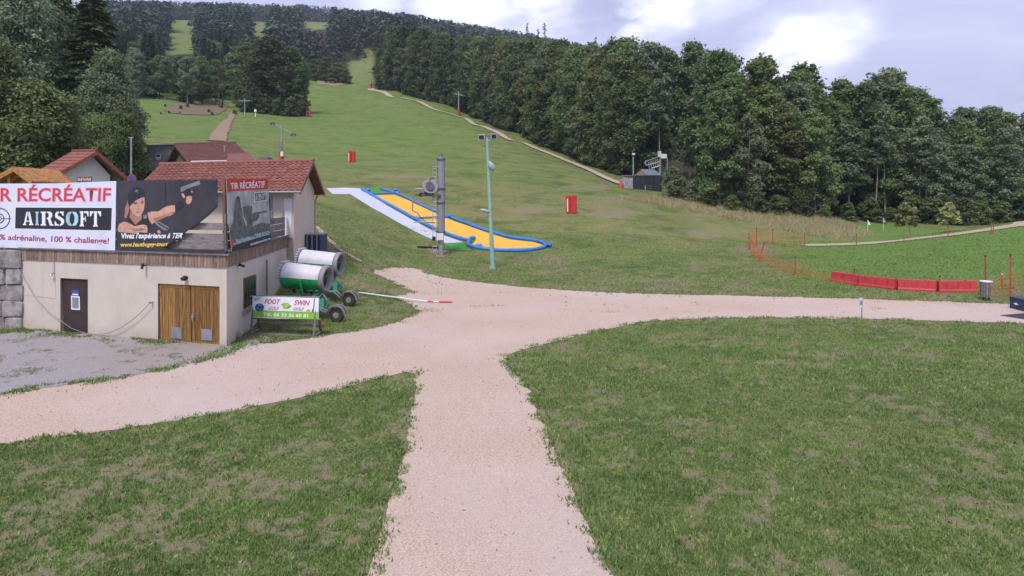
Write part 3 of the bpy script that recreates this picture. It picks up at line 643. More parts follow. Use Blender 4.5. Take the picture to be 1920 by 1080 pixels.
# shrubs beside the lift hut, two staked saplings
plant(SHL, P(1262, 372), 4.6, 'willow-like bush right of the black lift hut', 'shrub', None, 'shrub', wide=1.0, parts=('stem', 'foliage'))
plant(SHL, P(1300, 380), 3.3, 'lower bush right of the willow-like bush', 'shrub', None, 'shrub', wide=1.1, parts=('stem', 'foliage'))
plant(SH[1], P(1330, 388), 1.9, 'smallest bush at the edge of the tall dry grass', 'shrub', None, 'shrub', wide=1.4, parts=('stem', 'foliage'))
SAP = broadleaf('sapling', 61, 4, 1.25, .34, 3000, .15, 9, 'leaf_sapling', .045, 'pale_bark')
for (u_, v_, vt, lab) in ((1707, 441, 380, 'young sapling left of the other on the grassy mound'), (1778, 436, 380, 'young sapling right of the other, beside the stone track')):
    p = P(u_, v_); h_ = (v_-vt)/F*p.y
    t_ = plant(SAP, p, h_, lab, 'sapling', None, 'sapling')
    if u_ < 1750: t_.rotation_euler = (0, -.2, 0)

for k in range(12):
    u_ = random.uniform(292, 444); v_ = random.uniform(188, 216); plant(SH[k % 2], P(u_, v_), random.uniform(.5, 1.4), 'small scrub bush around the brush patch on the left hillside', 'shrub', 'scrub around the brush patch', 'shrub', wide=1.3, parts=('stem', 'foliage'))

TALL = broadleaf('slender_ash', 71, 20, 3.2, .55, 3500, .24, 10, 'leaf_ash', .16, 'pale_bark')
ptop(TALL, 1236, float(forest_front(1236))-1.5, 150, 'slender pale-trunked tree in front of the wood above the lift drive station')
ptop(TALL, 1322, float(forest_front(1322))+2, 150, 'slender pale-trunked tree at the right side of the dark opening in the wood')
ptop(TALL, 1060, float(forest_front(1060))-1.0, 190, 'slender pale-trunked tree at the forest edge above the nearest red pad')
for u_ in (1640, 1660, 1725, 1735, 1880, 1895): ptop(TALL, u_, float(forest_front(u_))-1.0, 215+random.uniform(-20, 30), 'slender pale-trunked tree at the front of the wood on the far right').__setitem__('group', 'slender trees at the far right')

# weeds along the edges of the yard, the path and the foot of the walls
def fringe(lines, n, spread, thr_):
    r = np.random.default_rng(77); out = []
    for ln in lines:
        q = np.array(ln); seg = np.hypot(*np.diff(q, axis=0).T); c = np.concatenate([[0], np.cumsum(seg)]); m = int(n*c[-1])
        s = r.uniform(0, c[-1], m); X = np.interp(s, c, q[:, 0])+r.normal(size=m)*spread; Y = np.interp(s, c, q[:, 1])+r.normal(size=m)*spread
        k = (vnoise(X, Y, 1.6, 41)*.6+vnoise(X, Y, 5, 42)*.4 > thr_) & ~inpoly(X, Y, BLD); X, Y = X[k], Y[k]; m = len(X); Z = gz(X, Y)+.005
        a = r.uniform(0, 6.283, m); l_ = r.uniform(.04, .13, m); w = .02; le = l_*r.uniform(.2, .8, m); b = r.uniform(0, 6.283, m)
        out.append(np.stack([np.stack([X-w*np.cos(a), Y-w*np.sin(a), Z], 1), np.stack([X+w*np.cos(a), Y+w*np.sin(a), Z], 1), np.stack([X+le*np.cos(b), Y+le*np.sin(b), Z+l_*.8], 1)], 1).reshape(-1, 3))
    return np.concatenate(out)
_e = ground_outline([(428,655),(380,676),(330,691),(200,713),(60,732),(-100,750)])
A = np.concatenate([fringe([_e], 330, .22, .53), fringe([[(-19.6, 25.2), (-15.0, 23.75), (-11.9, 22.75)]], 700, .22, .47), fringe([PATH], 130, .12, .50)])
me = np_mesh('edge_weeds', A, None, np.arange(len(A)).reshape(-1, 3), MT['blade']); tag(link('edge_weeds', me), 'low weeds growing along the edges of the gravel and the wall foot', 'weeds', kind='stuff')
# ------------------------------------------------------------------ building materials
MT['render'] = M('cream_render', (.57, .51, .45), .92, var=.05, scale=1.1, bump=.25, bscale=60)
def stained(m):                                   # rusty splash stains along the foot of the wall
    t = m.node_tree; b = t.nodes['Principled BSDF']; src = b.inputs['Base Color'].links[0].from_socket
    g = N(t, 'ShaderNodeNewGeometry'); sx = N(t, 'ShaderNodeSeparateXYZ'); L(t, g.outputs['Position'], sx.inputs[0])
    n = pos_noise(t, 1.6, 6, .65, vec=g.outputs['Position']); mp = N(t, 'ShaderNodeMapping'); mp.inputs['Scale'].default_value = (2.5, 2.5, .18); L(t, g.outputs['Position'], mp.inputs[0])
    f = ramp(t, math_(t, 'SUBTRACT', math_(t, 'MULTIPLY_ADD', n, 1.1, -.1), sx.outputs[2]), [(0.0, 0.0), (0.5, .55)])
    c = mixc(t, f, src, (.42, .31, .22)); st = pos_noise(t, 1.5, 6, .7, vec=mp.outputs[0])
    c = mixc(t, ramp(t, st, [(0.55, 0.0), (0.8, .45)]), c, (.36, .32, .28)); L(t, c, b.inputs['Base Color'])
stained(MT['render'])
MT['chalet'] = M('chalet_render', (.60, .52, .44), .92, var=.06, scale=1.2, bump=.2, bscale=50)
MT['board'] = M('weathered_board', (.30, .215, .165), .9, var=.22, scale=6, bump=.5, bscale=30, orand=.28, stretch=(3, 3, .5))
MT['rail'] = M('grey_plank', (.255, .225, .215), .9, var=.25, scale=5, bump=.5, bscale=30, orand=.25, stretch=(.6, .6, 4))
MT['post'] = M('brown_post', (.22, .13, .08), .85, var=.25, scale=5, stretch=(2, 2, .4))
MT['door_brown'] = M('dark_brown_paint', (.055, .036, .034), .6, var=.12, scale=3)
MT['oak'] = M('varnished_oak', (.34, .18, .05), .6, var=.3, scale=4, bump=.4, bscale=25, c2=(.11, .058, .024), orand=.3, stretch=(6, 6, .5))
MT['vent'] = M('grey_sheet', (.30, .31, .34), .5, .3, var=.1)
MT['white'] = M('white_paint', (.74, .73, .73), .6, var=.05)
MT['steel'] = M('galvanised_steel', (.42, .43, .44), .45, .55, var=.12, scale=4)
MT['dsteel'] = M('dull_dark_steel', (.13, .135, .145), .55, .4, var=.2, scale=4)
MT['black'] = M('black_plastic', (.02, .02, .022), .5, var=.1)
MT['glass'] = M('dark_window_glass', (.035, .035, .045), .12, 0, var=.2, scale=2, spec=.6)
MT['tile'] = M('red_roof_tile', (.265, .105, .082), .85, var=.22, scale=6, orand=.2)
MT['tile_old'] = M('old_purple_tile', (.185, .085, .075), .9, var=.18, scale=4, orand=.15)
MT['rafter'] = M('rafter_wood', (.22, .15, .105), .85, var=.25, scale=5)
MT['redwood'] = M('red_brown_barge', (.26, .09, .06), .8, var=.15)
MT['orange_wood'] = M('orange_larch', (.50, .235, .075), .7, var=.25, scale=4)
MT['hut_plank'] = M('silver_grey_plank', (.36, .35, .38), .9, var=.25, scale=4, orand=.25)
MT['stone'] = M('limestone_block', (.40, .37, .36), .95, var=.3, scale=2.5, bump=.9, bscale=5, orand=.18)
MT['tarp'] = M('navy_tarp', (.012, .022, .055), .6, var=.3)
MT['banner_white'] = M('white_banner', (.66, .68, .82), .65, var=.06, scale=1.2, bump=.9, bscale=2.2, stretch=(1, 1, .45))
MT['banner_black'] = M('black_banner', (.050, .046, .056), .55, var=.2, scale=1.0, bump=.9, bscale=2.2, stretch=(1, 1, .45))
MT['banner_grey'] = M('misty_print', (.46, .49, .49), .65, var=.25, scale=1.4, c2=(.20, .23, .22))
MT['camo'] = M('camouflage_print', (.16, .18, .16), .7, var=.4, scale=4, c2=(.035, .045, .04))
MT['ink_red'] = M('red_ink', (.62, .06, .085), .7, var=.12)
MT['ink_dred'] = M('dark_red_ink', (.42, .02, .075), .7, var=.1)
MT['ink_pink'] = M('pink_outline_ink', (.80, .42, .48), .7, var=.05)
MT['ink_black'] = M('black_ink', (.028, .026, .034), .6, var=.1)
MT['ink_white'] = M('white_ink', (.78, .80, .86), .7, var=.04)
MT['ink_cyan'] = M('pale_cyan_ink', (.45, .72, .80), .7, var=.2, scale=2)
MT['ink_yellow'] = M('yellow_ink', (.80, .58, .10), .7, var=.08)
MT['ink_grey'] = M('grey_ink', (.22, .235, .25), .7, var=.2)
MT['skin'] = M('printed_skin', (.58, .33, .24), .7, var=.12, scale=3)
MT['skin_dark'] = M('printed_skin_tone', (.40, .20, .15), .7, var=.12)
MT['lip'] = M('printed_lip', (.42, .12, .12), .7, var=.05)
MT['pink'] = M('magenta_ink', (.55, .02, .20), .7, var=.06)
MT['lime'] = M('lime_ink', (.22, .50, .07), .7, var=.08)
MT['blue_ink'] = M('blue_ink', (.05, .11, .36), .7, var=.1)
MT['orange_ink'] = M('orange_ink', (.75, .33, .05), .7, var=.1)
MT['gun_green'] = M('gun_green_paint', (.025, .36, .11), .5, var=.15, scale=3, spec=.4)
MT['gun_mint'] = M('mint_machine_paint', (.07, .38, .20), .55, var=.15)
MT['mint'] = M('faded_mint_paint', (.30, .47, .39), .6, var=.12)
MT['gun_white'] = M('gun_white_paint', (.62, .60, .68), .5, var=.07, spec=.4)
MT['ring'] = M('grey_plastic_ring', (.30, .28, .29), .6, var=.1)
MT['gun_grey'] = M('dull_grey_tube', (.19, .20, .215), .6, .2, var=.15)
MT['rubber'] = M('tyre_rubber', (.06, .05, .045), .9, var=.2)
MT['slide_yellow'] = M('yellow_pvc', (.78, .43, .035), .5, var=.07, scale=.8, bump=.25, bscale=3)
MT['slide_blue'] = M('blue_pvc', (.045, .20, .58), .4, var=.12, scale=1.5, bump=.3, bscale=4)
MT['mat_white'] = M('white_walk_mat', (.52, .53, .66), .8, var=.07, scale=1.5, bump=.3, bscale=4)
MT['turf'] = M('green_turf_mat', (.06, .26, .035), .9, var=.1)
MT['red_pad'] = M('red_pvc_pad', (.62, .045, .035), .55, var=.15, scale=2)
MT['red_barrier'] = M('red_plastic', (.52, .055, .065), .55, var=.12, scale=3)
MT['stake'] = M('red_stake', (.52, .07, .06), .6, var=.15, orand=.2)
MT['net'] = M('orange_net', (.58, .15, .07), .7, var=.15)
MT['navy'] = M('navy_box', (.035, .05, .13), .5, var=.15)
MT['anthracite'] = M('anthracite_cladding', (.035, .037, .052), .6, var=.2, orand=.2)
MT['slate_blue'] = M('blue_grey_sheet_roof', (.16, .20, .28), .5, .2, var=.12)

# ------------------------------------------------------------------ planes that carry pixels-on-a-wall
class Plane:
    def __init__(s, p0, d):
        s.p = Vector(p0).to_2d(); s.d = Vector(d).normalized(); n = Vector((s.d.y, -s.d.x))
        s.n = n if n.dot(-s.p) > 0 else -n
    def ty(s, u):
        k = (u-CX)/F; return (k*s.p.y-s.p.x)/(s.d.x-k*s.d.y)
    def at(s, t, z, off=0.0):
        q = s.p+s.d*t+s.n*off; return Vector((q.x, q.y, z))
    def z(s, u, v): return H-(v-HV)/F*(s.p.y+s.d.y*s.ty(u))
    def pix(s, u, v, off=0.0): return s.at(s.ty(u), s.z(u, v), off)
    def d3(s): return Vector((s.d.x, s.d.y, 0))
    def n3(s): return Vector((s.n.x, s.n.y, 0))
UP = Vector((0, 0, 1))
A_, B_, C_ = Vector((-19.6, 25.5)), Vector((-9.99, 22.4)), Vector((-11.9, 36.2)); D_ = A_+(C_-B_)
FR = Plane(B_, A_-B_); SD = Plane(B_, C_-B_); SD.n = Vector((SD.d.y, -SD.d.x))
if SD.n.x < 0: SD.n = -SD.n
def flat(name, px, plane, off, mat, parent, th=.0, org=(0, 0, 1.0)):
    pts = [plane.pix(org[0]+x/org[2], org[1]+y/org[2], off) for x, y in px]
    tri = tessellate_polygon([pts]); mb = MB()
    mb.add(pts, [tuple(t) for t in tri])
    if th:
        back = [p-plane.n3()*th for p in pts]; n = len(pts); mb.add(back, [tuple(t[::-1]) for t in tri])
        mb.add(pts+back, [(i, (i+1) % n, n+(i+1) % n, n+i) for i in range(n)])
    return mb.build(name, mat, parent)
def text_mesh(body, bold=0.0, shear=0.0):
    cu = bpy.data.curves.new('lettering', 'FONT'); cu.body = body; cu.offset = bold; cu.shear = shear; cu.resolution_u = 3
    ob = bpy.data.objects.new('lettering', cu); C.objects.link(ob)
    bpy.context.view_layer.update()
    me = bpy.data.meshes.new_from_object(ob.evaluated_get(bpy.context.evaluated_depsgraph_get()))
    bpy.data.objects.remove(ob); bpy.data.curves.remove(cu)
    co = np.empty(len(me.vertices)*3); me.vertices.foreach_get('co', co); return me, co.reshape(-1, 3)
def lettering(body, quad, plane, off, mat, parent, name='lettering', bold=0.0, shear=0.0, org=(0, 0, 1.0)):
    me, co = text_mesh(body, bold, shear); a = (co[:, 0]-co[:, 0].min())/np.ptp(co[:, 0]); b = (co[:, 1]-co[:, 1].min())/np.ptp(co[:, 1])
    tl, tr, br, bl = [np.array((org[0]+x/org[2], org[1]+y/org[2])) for x, y in quad]
    px = (tl[None]*((1-a)*b)[:, None]+tr[None]*(a*b)[:, None]+br[None]*(a*(1-b))[:, None]+bl[None]*((1-a)*(1-b))[:, None])
    w = wloc(parent); v = [plane.pix(x, y, off)-w for x, y in px]
    me.vertices.foreach_set('co', np.array([tuple(p) for p in v], np.float32).ravel()); me.materials.clear(); me.materials.append(mat); me.update()
    me.name = name
    return link(name, me, None, parent)
def shared(name, verts, faces, mat):
    me = bpy.data.meshes.new(name); me.from_pydata([tuple(v) for v in verts], [], faces); me.materials.append(mat); return me
def vec_box(ax, ay, az, mat, name='piece'):        # box mesh centred at 0 from three half vectors
    mb = MB().box((0, 0, 0), ax, ay, az); return shared(name, mb.v, mb.f, mat)
def piece(name, me, parent, world): return link(name, me, None, parent, Vector(world)-wloc(parent))

# ------------------------------------------------------------------ cream building with deck
bld = thing('deck_building', 'cream rendered building with a wooden deck and banners on its flat roof', 'building', (B_.x, B_.y, 0))
ZF0, ZF1 = 2.75, 3.24
mb = MB(); foot = [(p.x, p.y, -.4) for p in (A_, B_, C_, D_)]
RC = .13; zt0 = ZF1-.06
fA, fB = A_-FR.n*RC, B_-FR.n*RC; kB = fB+SD.d*((-(fB-B_).dot(SD.n))/1.0)*0
fBs = B_+SD.d*(RC/abs(SD.d.dot(FR.n)))
fAs = A_+SD.d*(RC/abs(SD.d.dot(FR.n)))
mb.prism([(p_.x, p_.y, -.4) for p_ in (fAs, fBs, C_, D_)], (0, 0, zt0+.4))
og = (FR.ty(411.8), FR.ty(296)); od = (FR.ty(164.8), FR.ty(113)); flen = (A_-B_).length
shr = fBs-B_
def skin(ta, tb, za, zb):
    pa, pb_ = B_+FR.d*ta, B_+FR.d*tb
    mb.prism([(pa.x, pa.y, za), (pb_.x, pb_.y, za), (pb_.x+shr.x, pb_.y+shr.y, za), (pa.x+shr.x, pa.y+shr.y, za)], (0, 0, zb-za))
zg_, zd_ = FR.z(355, 534.5), FR.z(138, 522.5)
for ta, tb, za in ((0, og[0], -.4), (og[0], og[1], zg_), (og[1], od[0], -.4), (od[0], od[1], zd_), (od[1], flen, -.4)): skin(ta, tb, za, zt0)
mb.build('wall', MT['render'], bld)
fr3, sd3 = FR.d3(), SD.d3(); fl = (A_-B_).length; sl_ = (C_-B_).length
deck = MB().prism([(B_+FR.d*-.12+SD.d*-.12)[:]+(3.18,), (C_+SD.d*.1-FR.d*.12)[:]+(3.18,), (D_)[:]+(3.18,), (A_-SD.d*.12)[:]+(3.18,)], (0, 0, .06)).build('deck', MT['rail'], bld)
bw = .135
bm = vec_box(fr3*(bw/2-.006), FR.n3()*.016, UP*((ZF1-ZF0)/2), MT['board'], 'fascia_board')
nb = int(fl/bw)
for i in range(nb): piece('fascia_board', bm, bld, FR.at((i+.5)*fl/nb, (ZF0+ZF1)/2+random.uniform(-.008, .008), .022+random.uniform(0, .006)))
bm = vec_box(sd3*(bw/2-.006), SD.n3()*.016, UP*((ZF1-ZF0)/2+.03), MT['board'], 'fascia_board')
nb = int(sl_/bw)
for i in range(nb): piece('fascia_board', bm, bld, SD.at((i+.5)*sl_/nb, (ZF0+ZF1)/2+.03, .022+random.uniform(0, .006)))
MB().box(FR.at(fl/2, ZF1+.05, .03), fr3*(fl/2+.05), FR.n3()*.06, UP*.05).build('coping', MT['anthracite'], bld)
MB().box(SD.at(sl_/2, ZF1+.075, .03), sd3*(sl_/2), SD.n3()*.06, UP*.035).build('coping', MT['rail'], bld)
# doors
def rect(plane, px, off, th, name, mat, parent, org=(0, 0, 1.0)): return flat(name, px, plane, off, mat, parent, th, org)
O3 = (0, 460, 4.154)
DO = -.115
def rectd(plane, px, off, th, name, mat, parent, org=(0, 0, 1.0)): return flat(name, px, plane, off+DO, mat, parent, th, org)
bd = rectd(FR, [(465, 252), (680, 262), (692, 722), (480, 700)], .03, .06, 'entrance_door', MT['door_brown'], bld, O3); tag(bd, 'dark brown entrance door with a paper notice')
rectd(FR, [(508, 548), (655, 555), (655, 680), (510, 668)], .04, .02, 'door_panel', MT['door_brown'], bd, O3)
rectd(FR, [(500, 300), (650, 306), (652, 535), (503, 528)], .038, .02, 'door_panel', MT['door_brown'], bd, O3)
rectd(FR, [(541, 395), (608, 400), (611, 506), (544, 502)], .055, .01, 'notice', MT['ink_white'], bd, O3)
rectd(FR, [(549, 405), (601, 409), (603, 496), (552, 492)], .058, .002, 'notice_print', MT['vent'], bd, O3)
rectd(FR, [(545, 350), (601, 353), (603, 395), (546, 391)], .055, .01, 'notice', MT['blue_ink'], bd, O3)
rectd(FR, [(552, 378), (598, 381), (598, 391), (552, 388)], .058, .002, 'notice_print', MT['ink_white'], bd, O3)
gd = rectd(FR, [(1225, 290), (1715, 318), (1722, 810), (1236, 775)], .02, .05, 'garage_door', MT['post'], bld, O3); tag(gd, 'weathered orange-brown wooden double door')
def lerp2(q, a, b):
    tl, tr, br, bl = [Vector(p) for p in q]; return (tl.lerp(tr, a)).lerp(bl.lerp(br, a), b)
GQ = [(1232, 300), (1710, 325), (1716, 800), (1242, 768)]
for lf in (0, 1):
    a0 = .5*lf+.012; a1 = .5*lf+.488
    for k in range(8):
        p0, p1 = a0+(a1-a0)*k/8, a0+(a1-a0)*(k+.94)/8
        rectd(FR, [lerp2(GQ, p0, 0), lerp2(GQ, p1, 0), lerp2(GQ, p1, 1), lerp2(GQ, p0, 1)], .034, .015, 'plank', MT['oak'], gd, O3)
    for b0, b1 in ((0.0, .05), (.92, 1.0)):
        rectd(FR, [lerp2(GQ, a0, b0), lerp2(GQ, a1, b0), lerp2(GQ, a1, b1), lerp2(GQ, a0, b1)], .052, .016, 'door_rail', MT['oak'] if lf or b0 < .5 else MT['post'], gd, O3)
    rectd(FR, [lerp2(GQ, a0+.16, .71), lerp2(GQ, a0+.335, .715), lerp2(GQ, a0+.335, .90), lerp2(GQ, a0+.16, .895)], .06, .02, 'vent_plate', MT['vent'], gd, O3)
for lf in (.0, .47, .53, .97):
    rectd(FR, [lerp2(GQ, lf, 0), lerp2(GQ, lf+.03, 0), lerp2(GQ, lf+.03, 1), lerp2(GQ, lf, 1)], .058, .02, 'door_stile', MT['oak'], gd, O3)
MB().box(FR.pix(1492/4.154, 460+560/4.154, .07+DO), fr3*.03, FR.n3()*.012, UP*.12).box(FR.pix(1498/4.154, 460+560/4.154, .10+DO), fr3*.07, FR.n3()*.015, UP*.015).build('handle', MT['steel'], gd)
MB().box(FR.pix(1475/4.154, 460+805/4.154, .16), fr3*1.35, FR.n3()*.2, UP*.05).build('door_step', MT['stone'], bld)
flat('wall_hatch', [(205, 240), (432, 258), (436, 415), (200, 385)], FR, .012, MT['render'], bld, .01, O3)
mb = MB(); p = FR.pix(1455/4.154, 460+250/4.154, .0); mb.tube([p, p+FR.n3()*.1], .06, 8).tube([p+FR.n3()*.08+UP*.05, p+FR.n3()*.16-UP*.05, p+FR.n3()*.17-UP*.1], [.05, .11, .06], 10); mb.build('wall_lamp', MT['black'], bld)
mb = MB(); p = FR.pix(1140/4.154, 460+155/4.154, 0); mb.tube([p, p+FR.n3()*.14], .02, 6).tube([p+FR.n3()*.14+UP*.08, p+FR.n3()*.2-UP*.12], .045, 8); mb.build('spotlight', MT['black'], bld)
mb = MB(); p = SD.pix(400+185/4.154, 420+325/4.154, 0); mb.tube([p, p+SD.n3()*.2], .02, 6).tube([p+SD.n3()*.12+UP*.05-sd3*.1, p+SD.n3()*.2-UP*.04+sd3*.16], .05, 8); mb.build('spotlight', MT['black'], bld)
mb = MB(); p = FR.pix(425/4.154, 460+215/4.154, .0); mb.tube([p, p+FR.n3()*.12, p+FR.n3()*.14-UP*.1], [.03, .03, .06], 8).tube([p+UP*.0+FR.n3()*.02, p+UP*.42+FR.n3()*.02], .012, 5); mb.build('tap', MT['steel'], bld)
w0, w1 = 456, 480.5
wq = [(456, 521.5), (480, 514), (480, 568), (456, 581)]
win = flat('window', wq, SD, .015, MT['post'], bld, .02); tag(win, 'dark window with brown vertical bars in the side wall')
for k in range(4):
    a0 = .06+.23*k; q = wq; f = lambda a, b: tuple(Vector(q[0]).lerp(Vector(q[1]), a).lerp(Vector(q[3]).lerp(Vector(q[2]), a), b))
    flat('pane', [f(a0, .05), f(a0+.19, .05), f(a0+.19, .95), f(a0, .95)], SD, .022, MT['glass'], win, .004)
t0, t1 = SD.ty(456), SD.ty(480); zs = SD.z(456, 583)
MB().box(SD.at((t0+t1)/2, zs-.05, .06), sd3*((t1-t0)/2+.12), SD.n3()*.09, UP*.05).build('window_sill', MT['stone'], bld)
MB().tube([SD.at(SD.ty(499), .7, .04), SD.at(SD.ty(499), 2.45, .04), SD.at(SD.ty(499)-.12, 2.5, .04)], .022, 6).build('drain_pipe', MT['rafter'], bld)
# deck railing: posts and planks
def railing(plane, t0, t1, step, planks, ph, zt=4.6):
    n = max(1, round((t1-t0)/step)); d = plane.d3(); nn = plane.n3()
    pm = vec_box(d*.045, nn*.045, UP*((zt-3.24)/2), MT['rail'], 'rail_post')
    for i in range(n+1): piece('rail_post', pm, bld, plane.at(t0+(t1-t0)*i/n, (zt+3.24)/2+.03, -.12))
    for z in planks:
        km = vec_box(d*((t1-t0)/n/2-.008), nn*.018, UP*ph, MT['rail'], 'rail_plank')
        for i in range(n): piece('rail_plank', km, bld, plane.at(t0+(t1-t0)*(i+.5)/n, z+random.uniform(-.01, .01), -.055))
railing(FR, .15, fl+2.2, 2.05, (3.50, 3.80, 4.18), .13)
railing(SD, .25, sl_-4.2, 2.4, (3.52, 3.83, 4.14), .14)
mb = MB().tube([SD.at(2.5, 4.58, -.1), SD.at(sl_-4.2, 4.58, -.1)], .02, 6)
mb.build('hand_rail', MT['steel'], bld)
for (tt, pl) in ((FR.ty(415), FR), (FR.ty(219), FR), (FR.ty(312), FR), (FR.ty(40), FR), (FR.ty(-90), FR)):
    MB().box(pl.at(tt, 4.55, -.16), pl.d3()*.05, pl.n3()*.05, UP*1.3).build('banner_post', MT['post'], bld)

# banners
O2 = (200, 280, 4.3636); O1 = (0, 280, 5.4)
bn = flat('banner', [(-420, 350), (600, 345), (1200, 322), (1188, 1042), (600, 1015), (0, 990), (-420, 985)], FR, .10, MT['banner_white'], None, .012, O1)
bn.name = 'banner'; tag(bn, 'white banner with red lettering and a black name panel on the deck rail', 'banner')
lettering('TIR RÉCRÉATIF', [(-150, 352), (1158, 352), (1148, 533), (-150, 533)], FR, .104, MT['ink_pink'], bn, bold=.045, org=O1)
lettering('TIR RÉCRÉATIF', [(-143, 358), (1152, 358), (1142, 527), (-143, 527)], FR, .108, MT['ink_red'], bn, bold=.012, org=O1)
bx = flat('name_panel', [(185, 588), (1158, 592), (1150, 820), (180, 800)], FR, .104, MT['ink_black'], bn, 0, O1)
flat('name_panel_border', [(175, 580), (1165, 584), (1158, 828), (170, 808)], FR, .102, MT['ink_white'], bn, 0, O1)
# slab-serif stencil letters drawn as polygons on a 10 x 10 grid
GL = {'A': [[(0,0),(3.2,0),(3.2,1),(2.5,1),(2.9,2.4),(4.6,2.4),(4.6,3.6),(3.3,3.6),(4.6,8),(4.6,10),(3.4,10),(1,1),(0,1)], [(5.3,10),(6.6,10),(9.2,1),(10,1),(10,0),(5.9,0),(5.9,1),(6.9,1),(6.5,2.4),(5.3,2.4),(5.3,3.6),(6.2,3.6),(5.3,7)]],
 'I': [[(2.2,0),(7.8,0),(7.8,1),(6.7,1),(6.7,9),(7.8,9),(7.8,10),(2.2,10),(2.2,9),(3.3,9),(3.3,1),(2.2,1)]],
 'R': [[(0,0),(4.2,0),(4.2,1),(3.6,1),(3.6,9),(4.2,9),(4.2,10),(0,10),(0,9),(1,9),(1,1),(0,1)], [(4.8,10),(7.4,10),(9,8.8),(9,6.4),(7.6,5.1),(9,1),(10,1),(10,0),(7.2,0),(5.6,4.6),(4.8,4.6),(4.8,5.6),(6,5.8),(6.4,7.4),(6,9),(4.8,9)]],
 'S': [[(.6,0),(.6,3.2),(1.5,3.2),(2.4,1.4),(4.4,.9),(4.4,0),(2,.2)], [(5.2,0),(8,.6),(9.4,2.4),(9,4.6),(6.6,5.9),(3.6,7.1),(3.4,8.4),(4.4,9.1),(4.4,10),(2,9.6),(.8,8),(1.2,5.9),(3.4,4.7),(6.4,3.5),(6.7,1.9),(5.2,.9)], [(5.2,10),(5.2,9.1),(7,8.6),(7.9,7),(8.8,7),(8.8,10)]],
 'O': [[(4.6,0),(2,.6),(.4,3),(.4,7),(2,9.4),(4.6,10),(4.6,8.9),(3.4,7.4),(3.1,5),(3.4,2.6),(4.6,1.1)], [(5.4,0),(8,.6),(9.6,3),(9.6,7),(8,9.4),(5.4,10),(5.4,8.9),(6.6,7.4),(6.9,5),(6.6,2.6),(5.4,1.1)]],
 'F': [[(.4,0),(4.8,0),(4.8,1),(4,1),(4,4.3),(5.4,4.3),(5.4,5.6),(4,5.6),(4,10),(.4,10),(.4,9),(1.4,9),(1.4,1),(.4,1)], [(4.7,10),(9.4,10),(9.4,6.6),(8.6,6.6),(7.4,8.9),(4.7,8.9)], [(5.9,6.6),(6.7,6.6),(6.7,3.2),(5.9,3.2)]],
 'T': [[(3,0),(7,0),(7,1),(6.2,1),(6.2,10),(3.8,10),(3.8,1),(3,1)], [(.2,10),(3.2,10),(3.2,8.9),(2.2,8.6),(1,6.6),(.2,6.6)], [(9.8,10),(6.8,10),(6.8,8.9),(7.8,8.6),(9,6.6),(9.8,6.6)]]}
def stencil(quads, plane, off, parent, org):
    for i, ch in enumerate('AIRSOFT'):
        x0, x1, y0, y1 = quads[i]
        for poly in GL[ch]: flat('lettering', [(x0+(x1-x0)*a/10, y1-(y1-y0)*b/10) for a, b in poly], plane, off, MT['ink_cyan'] if ch in 'IO' else MT['ink_white'], parent, 0, org)
xs = [260, 372, 440, 575, 690, 830, 935, 1058]
stencil([(xs[i], xs[i+1]-6, 632-i*1, 766+i*2.5) for i in range(7)], FR, .108, bn, O1)
lettering('100 % adrénaline, 100 % challenge!', [(-120, 852), (1130, 895), (1125, 975), (-125, 925)], FR, .105, MT['ink_dred'], bn, bold=.02, org=O1)
cxy = (22, 700)
def ring(cx, cy, r0, r1, plane, off, mat, parent, org, n=36, a0=0, a1=6.2832):
    for k in range(2):
        s0 = a0+(a1-a0)*k/2; s1 = a0+(a1-a0)*(k+1)/2
        A1 = [(cx+r1*math.cos(s0+(s1-s0)*i/n), cy+r1*math.sin(s0+(s1-s0)*i/n)) for i in range(n+1)]
        A0 = [(cx+r0*math.cos(s0+(s1-s0)*i/n), cy+r0*math.sin(s0+(s1-s0)*i/n)) for i in range(n+1)]
        flat('target_ring', A1+A0[::-1], plane, off, mat, parent, 0, org)
ring(*cxy, 98, 108, FR, .104, MT['ink_black'], bn, O1); ring(*cxy, 40, 50, FR, .104, MT['ink_black'], bn, O1); ring(*cxy, 14, 22, FR, .104, MT['ink_black'], bn, O1)
for (x0, x1, y0, y1) in ((-100, -4, 698, 704), (48, 140, 698, 704), (19, 25, 565, 655), (19, 25, 745, 840)):
    flat('target_line', [(x0, y0), (x1, y0), (x1, y1), (x0, y1)], FR, .106, MT['ink_black'], bn, 0, O1)

b2 = flat('banner', [(97, 258), (920, 248), (922, 468), (850, 540), (770, 604), (690, 655), (625, 705), (555, 768), (490, 806), (430, 842), (97, 842)], FR, .085, MT['banner_black'], None, .012, O2)
tag(b2, 'black banner of a woman aiming a pistol, its lower right corner torn loose', 'banner')
flat('folded_edge', [(922, 468), (850, 540), (770, 604), (690, 655), (625, 705), (555, 768), (490, 806), (470, 796), (560, 742), (640, 680), (740, 612), (830, 535), (915, 455)], FR, .096, MT['ink_black'], b2, .008, O2)
def pr(px, mat, off, name='printed_shape'): return flat(name, px, FR, off, MT[mat], b2, 0, O2)
pr([(490, 275), (503, 275), (500, 560), (487, 560)], 'ink_black', .088)
pr([(190, 415), (206, 470), (196, 520), (175, 565), (161, 560), (168, 480)], 'skin_dark', .088)
pr([(213, 490), (262, 552), (302, 528), (305, 580), (252, 618), (203, 562)], 'skin_dark', .089)
pr([(195, 430), (240, 418), (300, 392), (326, 384), (329, 440), (322, 490), (308, 525), (285, 546), (265, 550), (238, 528), (212, 488)], 'skin', .091)
pr([(192, 442), (190, 380), (197, 345), (228, 316), (268, 304), (305, 318), (327, 350), (329, 388), (300, 396), (252, 420), (212, 462), (203, 470)], 'ink_black', .093)
pr([(238, 352), (262, 330), (275, 335), (270, 362), (262, 345)], 'ink_grey', .095)
